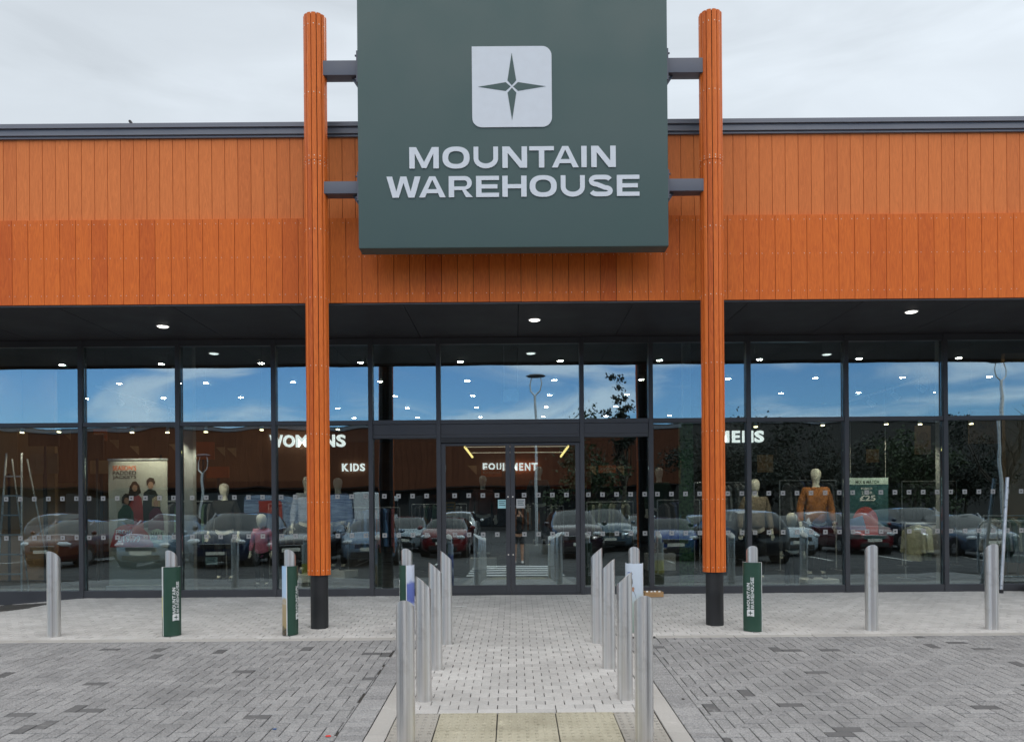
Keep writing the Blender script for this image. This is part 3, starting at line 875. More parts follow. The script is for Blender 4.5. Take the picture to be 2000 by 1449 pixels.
for side in (-1, 1):
    ex = SX0 if side < 0 else SX1
    cxx = (-2.40 + .10) if side < 0 else (2.46 - .10)
    for (zt_, zb_) in ((5.53, 5.35), (4.055, 3.905)):
        zt_ += CZ; zb_ += CZ
        br = MB()
        br.box((min(ex, cxx), YC - .08, zb_), (max(ex, cxx), YC + .08, zt_), bev=.008)
        fx = ex + side * .012
        br.box((ex + side * .002, YC - .11, zb_ - .10), (ex + side * .022, YC + .06, zt_ + .10))
        br.tube((ex + side * .022, YC - .07, zt_ + .06), (ex + side * .045, YC - .07, zt_ + .06), .012, n=6)
        br.tube((ex + side * .022, YC - .07, zb_ - .05), (ex + side * .045, YC - .07, zb_ - .05), .012, n=6)
        fa = [(ex + side * .0225, zb_ - .0005), (ex + side * .10, zb_ - .0005), (ex + side * .0225, zb_ - .12)]
        br.prism(fa, YC - .01, YC + .01)
        sg('bracket', br, M['bracket'], auto=True)

# ------------------------------------------------------------------ timber columns
def column(X, Y, label, seam):
    zb_ = zg(Y); t = thing('timber_column', label, 'column', (X, Y, zb_), group=None)
    zt0, zt1 = CZ - .75 - zb_, CZ + 6.09 - zb_
    st_ = MB(); bk_ = MB(); n = 13; r0, r1 = .118, .140
    for part in ((zt0, seam - .003), (seam + .003, zt1)):
        for k in range(n):
            a0, a1 = 2 * math.pi * (k + .07) / n + .23, 2 * math.pi * (k + .93) / n + .23
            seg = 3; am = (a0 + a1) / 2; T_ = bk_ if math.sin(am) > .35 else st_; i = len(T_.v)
            for z in part:
                for q in range(seg + 1):
                    a = a0 + (a1 - a0) * q / seg; rr2 = r1 - (.004 if q in (0, seg) else 0)
                    T_.v.append((rr2 * math.cos(a), rr2 * math.sin(a), z))
                for q in range(seg + 1):
                    a = a1 - (a1 - a0) * q / seg; T_.v.append((r0 * math.cos(a), r0 * math.sin(a), z))
            m_ = 2 * (seg + 1)
            for q in range(m_):
                q2 = (q + 1) % m_; T_.f.append((i + q, i + q2, i + m_ + q2, i + m_ + q)); T_.m.append(0)
            T_.f.append(tuple(i + m_ - 1 - q for q in range(m_))); T_.m.append(0)
            T_.f.append(tuple(i + m_ + q for q in range(m_))); T_.m.append(0)
    o = st_.build('timber_staves', M['stave'], t)
    bk_.build('shade_black_rear_staves', M['blacksteel'], t)  # shade on the column backs is put in as a black stave colour
    MB().lathe([(.1175, zt0 + .002), (.1175, zt1 - .002)], 24).build('core', M['groove'], t)
    MB().lathe([(.107, -.03), (.107, zt0 - .001)], 32).build('steel_base', M['blacksteel'], t, auto=True)
    sc = MB()
    zs = [zt0 + .06]
    z = zt0 + .06
    while z < zt1 - .3: z += .83; zs.append(min(z, zt1 - .08))
    zs += [seam - .05, seam + .05]
    for z in zs:
        for k in range(n):
            a = 2 * math.pi * (k + .5) / n + .23
            p = Vector((math.cos(a), math.sin(a), 0))
            sc.tube(p * .139 + Vector((0, 0, z)), p * .1425 + Vector((0, 0, z)), .0055, n=6)
    sc.build('screws', M['screw'], t)
    return t
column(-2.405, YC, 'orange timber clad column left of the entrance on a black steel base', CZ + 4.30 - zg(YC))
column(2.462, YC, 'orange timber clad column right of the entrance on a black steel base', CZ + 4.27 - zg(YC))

# ------------------------------------------------------------------ bollards
def bollard(X, Y, r, h, cut, label, group):
    """cut: direction (dx, dy) the sloped top falls towards"""
    t = thing('bollard', label, 'bollard', (X, Y, zg(Y)), group=group)
    n = 40; mb = MB()
    slope = math.tan(R(42))
    ring_ = []
    def ztop(x, y_): return h - slope * ((x * cut[0] + y_ * cut[1]) + r)
    ks = [(r, -.03), (r, .02), (r, h * .4), (r, h * .62)]
    for (rr2, z) in ks:
        for k in range(n):
            a = 2 * math.pi * k / n; mb.v.append((rr2 * math.cos(a), rr2 * math.sin(a), z))
    for k in range(n):
        a = 2 * math.pi * k / n; x, y_ = r * math.cos(a), r * math.sin(a); mb.v.append((x, y_, ztop(x, y_) - .004))
    for k in range(n):
        a = 2 * math.pi * k / n; x, y_ = (r - .004) * math.cos(a), (r - .004) * math.sin(a); mb.v.append((x, y_, ztop(x, y_)))
    for j in range(len(ks) + 1):
        for k in range(n):
            k2 = (k + 1) % n; mb.f.append((j * n + k, j * n + k2, (j + 1) * n + k2, (j + 1) * n + k)); mb.m.append(0)
    e = (len(ks) + 1) * n
    mb.f.append(tuple(e + k for k in range(n))); mb.m.append(0)
    o = mb.build('post', M['steel'], t, auto=True)
    return t
G1 = 'slant topped steel bollards along the walkway'
rows = [5.27, 6.35, 7.37, 8.50]
nm = ['nearest', 'second', 'third', 'farthest']
xl = [P(792, 1300, 5.27)[0], P(828, 1300, 6.35)[0], P(851, 1250, 7.37)[0], P(872, 1200, 8.5)[0]]
xr = [P(1257.5, 1300, 5.27)[0], P(1220.5, 1300, 6.35)[0], P(1189, 1250, 7.37)[0], P(1166, 1200, 8.5)[0]]
for i, Yb in enumerate(rows):
    cl = (0, 1) if i == 0 else (.94, .34); cr_ = (0, 1) if i == 0 else (-.94, .34)
    r_ = .0635
    bollard(xl[i], Yb, r_, 1.01 if i == 0 else 1.03, cl, f'{nm[i]} brushed steel bollard on the left edge of the central walkway', G1)
    bollard(xr[i], Yb, r_, 1.03 if i == 0 else 1.05, cr_, f'{nm[i]} brushed steel bollard on the right edge of the central walkway', G1)
G2 = 'steel bollards along the kerb in front of the shop'
YB = 9.06
kx = [(105, 'leftmost bare steel bollard on the kerb left of the wrapped ones'), (335, 'steel bollard standing in the sleeve farthest left'), (566.5, 'steel bollard standing in the sleeve beside the left timber column'),
      (795, 'steel bollard standing in the sleeve behind the left walkway row'), (1239, 'steel bollard standing in the sleeve behind the right walkway row'), (1469.5, 'steel bollard standing in the sleeve right of the right timber column'),
      (1702, 'bare steel bollard second from the right end of the kerb'), (1937, 'rightmost bare steel bollard near the leaning metal pole')]
kpos = []
for px, lb in kx:
    X = P(px, 1150, YB)[0]; kpos.append(X)
    bollard(X, YB, .073 if px in (105, 1702, 1937) else .066, 1.01, (.15, .98), lb, G2)

# advertising sleeves: two curved faces that meet in two sharp edges
M['slgreen'] = mat('sleeve_green', (.018, .062, .040), .42, var=.05)
M['paperw'] = mat('sleeve_white_edge', (.7, .72, .72), .5)
def photo_mat(name, bands, horiz_noise=.08):
    m, t, b = newmat(name); nd, lk = t.nodes, t.links
    tcn = nd.new('ShaderNodeTexCoord'); se = nd.new('ShaderNodeSeparateXYZ'); lk.new(tcn.outputs['Object'], se.inputs[0])
    nn = nd.new('ShaderNodeTexNoise'); nn.inputs['Scale'].default_value = 9; nn.inputs['Detail'].default_value = 6; lk.new(tcn.outputs['Object'], nn.inputs['Vector'])
    ma = nd.new('ShaderNodeMath'); ma.operation = 'MULTIPLY_ADD'; ma.inputs[1].default_value = horiz_noise * 2; lk.new(nn.outputs['Fac'], ma.inputs[0]); lk.new(se.outputs['Z'], ma.inputs[2])
    ra = nd.new('ShaderNodeValToRGB'); ra.color_ramp.interpolation = 'LINEAR'
    el = ra.color_ramp.elements
    while len(el) > 1: el.remove(el[-1])
    for i, (p, c) in enumerate(bands):
        e = el[0] if i == 0 else el.new(p)
        e.position = p; e.color = rgb(c)
    lk.new(ma.outputs[0], ra.inputs[0]); lk.new(ra.outputs[0], b.inputs['Base Color']); setv(b, 'Roughness', .4)
    return m
ph1 = photo_mat('photo_field', [(0, (.05, .07, .04)), (.22, (.10, .11, .03)), (.27, (.55, .50, .04)), (.47, (.62, .58, .06)), (.5, (.55, .58, .55)), (.9, (.68, .70, .70))], .02)
ph2 = photo_mat('photo_rock', [(0, (.03, .05, .02)), (.08, (.30, .18, .06)), (.16, (.05, .05, .04)), (.2, (.35, .27, .13)), (.5, (.42, .33, .20)), (.56, (.45, .58, .72)), (.95, (.38, .58, .80))], .12)
ph3 = photo_mat('photo_skyline', [(0, (.02, .03, .08)), (.3, (.05, .07, .25)), (.42, (.6, .65, .8)), (.5, (.10, .14, .42)), (.68, (.13, .18, .5)), (.74, (.55, .62, .75)), (.95, (.65, .70, .80))], .10)
ph4 = photo_mat('photo_haze', [(0, (.20, .26, .22)), (.4, (.38, .46, .42)), (.55, (.52, .60, .68)), (.95, (.62, .70, .80))], .08)
SLH = .81
def sleeve(X, rot, pm, label):
    t = thing('bollard_sleeve', label, 'advertising sleeve', (X, YB, zg(YB)), rz=R(rot), group='advertising sleeves around the kerb bollards')
    cw, dp = .107, .088   # half chord, half depth
    n = 14
    def arc(sgn, q=1.0):
        return [(-cw * math.cos(math.pi * k / n) * q, sgn * dp * math.sin(math.pi * k / n) ** .9 * q) for k in range(n + 1)]
    for sgn, nme, mt in ((-1, 'green_face', M['slgreen']), (1, 'photo_face', pm)):
        mb = MB(); a = arc(sgn); b2 = arc(sgn, .975)
        i = len(mb.v)
        for z in (0.004, SLH): mb.v += [(x, y_, z) for x, y_ in a]
        for z in (0.004, SLH): mb.v += [(x, y_ + sgn * -.0012, z) for x, y_ in b2]
        m_ = n + 1
        for k in range(n):
            mb.f.append((k, k + 1, m_ + k + 1, m_ + k)); mb.m.append(0)
            mb.f.append((2 * m_ + k, 3 * m_ + k, 3 * m_ + k + 1, 2 * m_ + k + 1)); mb.m.append(0)
            mb.f.append((m_ + k, m_ + k + 1, 3 * m_ + k + 1, 3 * m_ + k)); mb.m.append(0)
        mb.build(nme, mt, t, auto=True)
    ed = MB()
    for s_ in (-1, 1): ed.box((s_ * (cw - .001), -.004, .003), (s_ * (cw + .004), .004, SLH + .004))
    ed.build('seam_edge', M['paperw'], t)
    # wordmark running up the green face, bent onto the curve
    loops = []
    def line(word, w_, z0, h):
        tot = 0; bs = []
        for c in word:
            ww = h * (.5 if c == 'I' else (1.55 if c in 'MW' else 1.15)) * w_
            if c == 'I': ww = h * .26
            bs.append((tot, tot + ww)); tot += ww + h * .16
        return bs, tot
    hh = .036
    b1, t1 = line('MOUNTAIN', 1, 0, hh); b3, t3 = line('WAREHOUSE', 1, 0, hh)
    ln = .40; k1 = ln * .93 / t3
    lpz = wordmark('MOUNTAIN', [(a * k1, c * k1) for a, c in b1], hh * 1.3, hh, hh * .21, hh * .18)
    lpz += wordmark('WAREHOUSE', [(a * k1, c * k1) for a, c in b3], 0, hh, hh * .21, hh * .18)
    e = hh * 2.3
    lpz.append([(-.09, 0), (-.09, e), (-.09 + e * .85, e), (-.09 + e, e * .85), (-.09 + e, 0)])
    lpz.append([(-.09 + e * .5, e * .1), (-.09 + e * .42, e * .42), (-.09 + e * .1, e * .5), (-.09 + e * .42, e * .58), (-.09 + e * .5, e * .9), (-.09 + e * .58, e * .58), (-.09 + e * .9, e * .5), (-.09 + e * .58, e * .42)])
    m_ = curve_mesh('lettering', lpz, .0006)
    # x -> up (z), z -> -x, y-> depth ; then bend
    for v in m_.vertices:
        u, d, hgt = v.co.x, v.co.y, v.co.z
        s_ = -(hgt - hh * 1.15)          # position across the face
        th = max(-1, min(1, s_ / cw)); al = math.acos(-th)
        yy = -dp * max(0, math.sin(al)) ** .9
        v.co = (s_, yy - .0015 + d, .27 + u)
    link('lettering', m_, t, M['paperw'])
    return t
sleeve(kpos[1], 56, ph1, 'dark green sleeve farthest left with a sliver of yellow field photo')
sleeve(kpos[2], 86, ph2, 'sleeve left of the left timber column, half pale sky and rock photo, half green')
sleeve(kpos[3], -86, ph3, 'sleeve behind the left walkway bollards, half green and half blue mountain photo')
s4 = sleeve(kpos[4], 147, ph4, 'sleeve showing a photo of a person in a navy coat behind the right walkway bollards')
sleeve(kpos[5], -33, ph1, 'dark green sleeve with white upright lettering right of the right timber column')
# figure printed on the photo face of the fourth sleeve
M['navy'] = mat('printed_navy', (.012, .018, .05), .45); M['skinp'] = mat('printed_skin', (.42, .22, .14), .45); M['hairp'] = mat('printed_hair', (.03, .018, .012), .45)
M['blueink'] = mat('printed_blue', (.05, .09, .3), .45)
def bent(loops, name, m, d=.0012):
    me_ = curve_mesh(name, loops, .0002)
    cw, dp = .107, .088
    for v in me_.vertices:
        s_ = v.co.x + .03; th = max(-1, min(1, s_ / cw)); al = math.acos(-th)
        v.co = (-s_, dp * max(0, math.sin(al)) ** .9 + d - v.co.y, v.co.z + (.08 if v.co.z > .2 and v.co.z < .65 else 0))
    link(name, me_, s4, m)
bent([[(-.09, .10), (-.085, .30), (-.06, .40), (-.045, .45), (-.01, .44), (.02, .36), (.045, .22), (.05, .10)]], 'printed_coat', M['navy'])
bent([ring(-.045, .525, .026, .036, 16, 2)], 'printed_face', M['skinp'], .0018)
bent([[(-.075, .55), (-.06, .575), (-.035, .575), (-.015, .55), (-.012, .50), (-.022, .47), (-.024, .535), (-.05, .555)]], 'printed_hair', M['hairp'], .0024)
bent([[(-.03, .44), (-.005, .46), (.01, .44), (-.002, .40), (-.02, .41)]], 'printed_collar', M['skinp'], .0024)
bent([[(-.08, .70), (-.08, .708), (-.035, .708), (-.035, .70)], [(-.08, .685), (-.08, .694), (-.01, .694), (-.01, .685)]], 'printed_caption_bar', M['blueink'], .0018)

# ------------------------------------------------------------------ small things outside
M['ply'] = mat('bare_wood', (.42, .25, .11), .7, var=.2, scale=6, stretch=(1, 8, 8))
bx0 = P(1261, 1157, 11.55); bx1 = P(1297, 1157, 11.55)
t = thing('wooden_tray', 'small bare wood tray on the paving against the glass right of the entrance', 'tray', ((bx0[0] + bx1[0]) / 2, 11.7, zg(11.7)))
hw = (bx1[0] - bx0[0]) / 2
tr = MB(); tr.box((-hw, -.11, .002), (hw, .11, .012)); tr.box((-hw, -.11, .0125), (hw, -.095, .075)); tr.box((-hw, .095, .0125), (hw, .11, .075))
tr.box((-hw, -.0945, .0125), (-hw + .015, .0945, .075)); tr.box((hw - .015, -.0945, .0125), (hw, .0945, .075)); tr.build('tray', M['ply'], t)
cc = MB()
for k in range(4): cc.lathe([(.028, .013), (.03, .05), (.02, .058)], 12, c=(-hw + .05 + k * .06, .02 * (-1) ** k, 0))
for k in range(4):
    m_ = MB().lathe([(.028, .013), (.03, .055), (.018, .082)], 12, c=(-hw + .05 + k * .06, .02 * (-1) ** k, 0)); m_.build('tin', M['steel'], t, auto=True)
def litter(px, py, c, label, sz=.03, pts=None):
    Y = 0
    yy = 6.0
    for _ in range(30):
        zz = zg(yy); yy = (CZ - zz) * FPX / ((py - PY0) + (px - PX0) * math.sin(R(ROLL)))
    X = P(px, py, yy)[0]
    rr_ = random.Random(px)
    bm = bmesh.new(); bmesh.ops.create_icosphere(bm, subdivisions=1, radius=1)
    for v in bm.verts: v.co = Vector((v.co.x * sz * rr_.uniform(.6, 1.3), v.co.y * sz * .7 * rr_.uniform(.5, 1.2), v.co.z * sz * .3 * rr_.uniform(.5, 1.2)))
    me = bpy.data.meshes.new('litter'); bm.to_mesh(me); bm.free()
    o = link('litter', me, None, mat('litter_' + str(px), c, .6)); o.location = (X, yy, zg(yy) + sz * .25)
    tag(o, label, 'litter')
litter(537, 1424, (.03, .10, .28), 'tiny blue scrap lying on the grey blocks left of the walkway', .02)
litter(641, 1438, (.55, .04, .03), 'tiny red scrap lying on the grey blocks left of the walkway', .026)
litter(1334, 1365, (.03, .025, .02), 'tiny dark leaf on the grey blocks right of the walkway', .018)
litter(838, 1433, (.04, .03, .02), 'dark leaf on the tactile slabs beside the nearest left bollard', .016)
pst = P(897, 1184, 10.55)
o = MB().box((-.075, -.018, 0), (.075, .018, .004)).build('paper_strip', M['paperw']); o.location = (pst[0], 10.9, zg(10.9) + .004)
tag(o, 'white strip of paper on the walkway left of the doors', 'paper')
# bird on the roof edge
M['bird'] = mat('bird_feathers', (.03, .03, .035), .7)
def skin(name, verts, edges, radii, m, parent=None, sub=2, root=0, loc=None):
    me = bpy.data.meshes.new(name); me.from_pydata(verts, edges, [])
    ob = bpy.data.objects.new(name, me); COL.objects.link(ob)
    md = ob.modifiers.new('skin', 'SKIN'); md.use_smooth_shade = True
    sk = me.skin_vertices[0].data
    for i, r in enumerate(radii):
        sk[i].radius = (r, r) if not isinstance(r, tuple) else r
        sk[i].use_root = (i == root)
    sm = ob.modifiers.new('sub', 'SUBSURF'); sm.levels = sub; sm.render_levels = sub
    dg = bpy.context.evaluated_depsgraph_get(); m2 = bpy.data.meshes.new_from_object(ob.evaluated_get(dg))
    bpy.data.objects.remove(ob)
    for p in m2.polygons: p.use_smooth = True
    m2.materials.clear()
    return link(name, m2, parent, m)
bp_ = P(251, 241, YF)
b = skin('bird', [(0, 0, .10), (.03, 0, .07), (.05, 0, .03), (-.02, 0, .135), (-.045, 0, .13), (.085, 0, -.01), (.035, .015, 0), (.035, .015, -.03), (.04, -.015, 0), (.04, -.015, -.03)],
         [(0, 1), (1, 2), (0, 3), (3, 4), (2, 5), (1, 6), (6, 7), (1, 8), (8, 9)], [.035, .04, .025, .024, .006, .01, .006, .005, .006, .005], M['bird'])
b.scale = (.6, .6, .6); b.location = (bp_[0], YF + .05, Z2 + .155 + .02); tag(b, 'small dark bird perched on the roof edge at the left', 'bird')

# leaning metal pole and crowd barrier at the far right
M['galv'] = mat('galvanised_tube', (.62, .63, .64), .35, .7, var=.15, scale=12)
pa, pb = P(1969, 932, 11.82), P(1955, 1152, 11.75)
t = thing('metal_pole', 'bright metal pole leaning against the glass at the far right', 'pole', (pb[0], 11.75, zg(11.75)))
po = MB(); po.tube((0, 0, .01), (pa[0] - pb[0], .09, pa[2] - zg(11.75)), .026, .026, 14); po.build('tube', M['galv'], t, auto=True)
MB().lathe([(.034, 0.0), (.034, .05), (.027, .055)], 14).build('foot', M['blacksteel'], t, auto=True)
def rail(mb, pts, r, n=8):
    for a, b2 in zip(pts, pts[1:]): mb.tube(a, b2, r, n=n)
t = thing('crowd_barrier', 'grey tubular crowd barrier standing by the glass at the far right', 'barrier', (8.85, 11.25, zg(11.25)))
cb_ = MB(); pp = []
def corner(cx, cz, r, a0): return [(cx + r * math.cos(R(a0 + 90 * k / 6)), 0, cz + r * math.sin(R(a0 + 90 * k / 6))) for k in range(7)]
pp = corner(1.0, .95, .15, 0) + corner(-1.0, .95, .15, 90) + corner(-1.0, .33, .15, 180) + corner(1.0, .33, .15, 270)
pp.append(pp[0]); rail(cb_, pp, .019); cb_.build('hoop', M['galv'], t, auto=True)
for k in range(13):
    MB().tube((-1.0 + k / 6, 0, .19), (-1.0 + k / 6, 0, 1.09), .007, n=6).build('bar', M['galv'], t, auto=True)
for s_ in (-.8, .8):
    f = MB(); f.tube((s_, -.28, .015), (s_, .28, .015), .017, n=8); f.tube((s_, 0, .03), (s_, 0, .17), .017, n=8); f.build('foot', M['galv'], t, auto=True)
t = thing('plinth', 'low dark stone plinth along the foot of the glass at the far right', 'plinth', (9.2, 11.72, zg(11.72)))
MB().box((-1.35, -.12, -.02), (1.35, .12, .12), bev=.01).build('block', mat('plinth_stone', (.10, .10, .10), .8, var=.25, scale=12), t)
ob_ = t

# ------------------------------------------------------------------ people and dummies
def hand(vs_, es, rs, root, d, side, r=.008, L_=1.0, curl=.35):
    """palm and five fingers from vertex root; d: forward direction, side: thumb direction"""
    d = Vector(d).normalized(); sd_ = Vector(side).normalized(); nrm = d.cross(sd_).normalized()
    p0 = Vector(vs_[root])
    palm = len(vs_); vs_.append(tuple(p0 + d * .055 * L_)); es.append((root, palm)); rs.append((.034 * L_, .016 * L_))
    for k in range(4):
        off = sd_ * (.028 - .019 * k) * L_
        ln = (.072, .08, .074, .058)[k] * L_
        a = p0 + d * .09 * L_ + off; b2 = a + d * ln * .5 + nrm * curl * .02; c = b2 + d * ln * .42 + nrm * curl * .045
        i = len(vs_); vs_ += [tuple(a), tuple(b2), tuple(c)]; es += [(palm, i), (i, i + 1), (i + 1, i + 2)]; rs += [r, r * .9, r * .75]
    a = p0 + d * .03 * L_ + sd_ * .036 * L_; b2 = a + (d * .7 + sd_ * .5) * .04 * L_; c = b2 + (d * .95 + sd_ * .1) * .03 * L_
    i = len(vs_); vs_ += [tuple(a), tuple(b2), tuple(c)]; es += [(palm, i), (i, i + 1), (i + 1, i + 2)]; rs += [r * 1.15, r, r * .8]

def figure(name, label, cat, loc, rz, H, arms, m_skin, m_top, m_leg, kind='person', top_len=.50, m_shoe=None, bare_legs=False, legs=True, group=None, blank=True):
    """H body height in m. arms: list of two (elbow, wrist) in body units; faces -y"""
    t = thing(name, label, cat, loc, rz, group)
    k = H / 1.75
    def S(p): return (p[0] * k, p[1] * k, p[2] * k)
    V = [(0, 0, .95), (0, .0, 1.12), (0, 0, 1.30), (0, .005, 1.43), (0, -.005, 1.52)]
    E = [(0, 1), (1, 2), (2, 3), (3, 4)]; Rr = [(.15, .10), (.135, .095), (.16, .10), (.07, .06), (.052, .055)]
    hv = len(V); V += [(0, -.015, 1.60), (0, -.012, 1.68)]; E += [(4, hv), (hv, hv + 1)]; Rr += [(.068, .085), (.06, .075)]
    wr = []
    for s_, (el, wi) in zip((-1, 1), arms):
        i = len(V); V += [(s_ * .17, 0, 1.40), el, wi]; E += [(2, i), (i, i + 1), (i + 1, i + 2)]; Rr += [.058, .042, .028]
        wr.append(i + 2)
    for s_ in (-1, 1):
        i = len(V); V += [(s_ * .095, 0, .86), (s_ * .105, -.01, .48), (s_ * .11, .015, .09), (s_ * .115, -.10, .035)]
        E += [(0, i), (i, i + 1), (i + 1, i + 2), (i + 2, i + 3)]; Rr += [.085, .056, .038, .032]
    V = [S(v) for v in V]; Rr = [tuple(x * k for x in r) if isinstance(r, tuple) else r * k for r in Rr]
    for s_, wv, (el, wi) in zip((-1, 1), wr, arms):
        d = Vector(wi) - Vector(el)
        hand(V, E, Rr, wv, d, (-s_, -.4, 0) if abs(d.z) > .1 else (0, 0, 1), r=.009 * k, L_=k)
    skin('body', V, E, Rr, m_skin, t, sub=2)
    # clothes: looser shells that follow the same joints
    def cl(nm_, vv, ee, rr2, m): return skin(nm_, [S(v) for v in vv], ee, [tuple(x * k for x in r) if isinstance(r, tuple) else r * k for r in rr2], m, t, sub=2)
    tv = [(0, 0, 1.0), (0, 0, 1.14), (0, 0, 1.30), (0, .005, 1.455)]; te = [(0, 1), (1, 2), (2, 3)]; tr_ = [(.185, .14), (.175, .13), (.20, .135), (.085, .08)]
    hem = 1.50 - top_len * 1.0
    tv.insert(0, (0, 0, hem - .05)); te = [(0, 1), (1, 2), (2, 3), (3, 4)]; tr_.insert(0, (.19, .145))
    for s_, (el, wi) in zip((-1, 1), arms):
        i = len(tv); w2 = tuple(Vector(el).lerp(Vector(wi), .9)); tv += [(s_ * .175, 0, 1.405), el, w2]; te += [(3, i), (i, i + 1), (i + 1, i + 2)]; tr_ += [.078, .062, .048]
    cl('jacket', tv, te, tr_, m_top)
    if legs:
        lv = [(0, 0, .95)]; le = []; lr = [(.165, .12)]
        for s_ in (-1, 1):
            i = len(lv)
            if bare_legs: lv += [(s_ * .095, 0, .84), (s_ * .105, -.005, .58)]; le += [(0, i), (i, i + 1)]; lr += [.105, .085]
            else: lv += [(s_ * .095, 0, .84), (s_ * .105, -.005, .48), (s_ * .11, .012, .10)]; le += [(0, i), (i, i + 1), (i + 1, i + 2)]; lr += [.105, .072, .062]
        cl('shorts' if bare_legs else 'trousers', lv, le, lr, m_leg)
    if m_shoe:
        for s_ in (-1, 1):
            cl('shoe', [(s_ * .11, .03, .05), (s_ * .113, -.06, .045), (s_ * .118, -.15, .035)], [(0, 1), (1, 2)], [.048, .046, .034], m_shoe)
    return t, k
M['skin'] = mat('person_skin', (.50, .28, .19), .55); M['black'] = mat('black_cloth', (.012, .012, .014), .85, var=.4, scale=9)
M['dgrey'] = mat('dark_grey_cloth', (.05, .05, .055), .85, var=.3); M['hair'] = mat('brown_hair', (.04, .025, .015), .7)
M['phone'] = mat('phone_shell', (.02, .02, .025), .3)
ph_, k_ = figure('person', 'person in a black top and shorts holding up a phone on the crossing', 'person', (.14, -.62, 0), R(180), 1.78,
    [((-.27, -.10, 1.22), (-.10, -.31, 1.50)), ((.27, -.10, 1.22), (.16, -.30, 1.50))], M['skin'], M['black'], M['dgrey'], top_len=.52, m_shoe=M['white'], bare_legs=True)
hh_ = MB().lathe([(.03, -.02), (.075, .0), (.088, .045), (.075, .09), (.03, .112)], 18, c=(0, .012, 1.665), sy=1.1); hh_.build('hair', M['hair'], ph_, smooth=True)
for s_ in (-1, 1): MB().lathe([(.006, -.006), (.011, 0), (.006, .006)], 8, c=(s_ * .032, -.098, 1.655)).build('eye', M['black'], ph_, smooth=True)
MB().lathe([(.006, -.02), (.014, -.012), (.006, .02)], 8, c=(0, -.112, 1.625)).build('nose', M['skin'], ph_, smooth=True)
MB().box((-.022, -.105, 1.578), (.022, -.094, 1.586), bev=.003).build('mouth', mat('lips', (.35, .12, .1), .5), ph_)
for s_ in (-1, 1): MB().lathe([(.008, -.03), (.02, 0), (.008, .03)], 8, c=(s_ * .088, .0, 1.63), sx=.5).build('ear', M['skin'], ph_, smooth=True)
o = MB().box((-.04, -.006, -.078), (.04, .004, .078), bev=.004).build('phone', M['phone']); o.location = (.10, -.235, 1.63); tag(o, 'dark phone held upright in both hands of the person', 'phone')

M['dummy'] = mat('dummy_shell', (.66, .64, .58), .4, var=.04)
down = [((-.25, .02, 1.12), (-.27, -.06, .87)), ((.25, .02, 1.12), (.27, -.06, .87))]
def cloth(n, c): return mat(n, c, .85, var=.25, scale=12, bump=.3)
def dummy(px, py, Y, H, m_top, label, m_leg=None, rz=0, top_len=.55, arms=None, z=None):
    """head centre at pixel; feet on plinth"""
    X, _, zh = P(px, py, Y)
    z0 = zh - H * (1.64 / 1.75)
    t, k = figure('mannequin', label, 'mannequin', (X, Y, z0), R(rz), H, arms or down, M['dummy'], m_top, m_leg or M['black'], top_len=top_len, group='shop window mannequins', m_shoe=M['dgrey'])
    MB().lathe([(.04, -.115), (.07, -.08), (.086, -.01), (.092, .045), (.075, .10), (.03, .128)], 20, c=(0, -.008, 1.645 * k), sy=1.15, sx=.95).build('head', M['dummy'], t, smooth=True)
    if z0 > ZG0 + .04:
        MB().box((-.3, -.25, ZG0 - z0), (.3, .25, -.002), bev=.008).build('stand', M['white'], t)
    return t
dummy(438, 958, 14.2, 1.80, M['black'], 'mannequin in a black jacket right of the padded jackets banner')
dummy(600, 944, 14.6, 1.82, cloth('white_dotted_cloth', (.32, .34, .40)), 'pale patterned jacket mannequin just left of the left timber column', rz=15)
dummy(660, 946, 15.5, 1.84, cloth('navy_print_cloth', (.04, .06, .16)), 'mannequin in a navy print jacket right of the left timber column', rz=-20)
dummy(511, 1018, 13.4, 1.22, cloth('pink_cloth', (.50, .15, .24)), 'child mannequin in a long pink coat left of the left timber column', top_len=.75)
dummy(1474, 950, 13.8, 1.82, cloth('taupe_cloth', (.20, .16, .12)), 'mannequin in a taupe jacket right of the right timber column')
dummy(1593, 930, 13.6, 1.92, cloth('brown_cloth', (.33, .12, .035)), 'tall mannequin in a rust brown fleece in the right window', top_len=.60)
dummy(1546, 1016, 13.1, 1.25, M['dgrey'], 'child mannequin in dark clothes in front of the brown fleece one')
dummy(943, 940, 17.5, 1.85, cloth('dark_red_cloth', (.12, .04, .03)), 'mannequin in a dark red jacket seen through the left door')
dummy(1287, 925, 16.8, 1.85, cloth('dark_green_cloth', (.03, .06, .04)), 'mannequin in a dark green jacket right of the entrance')
dummy(1052, 922, 18.5, 1.85, M['dgrey'], 'mannequin in grey seen through the right door', rz=10)

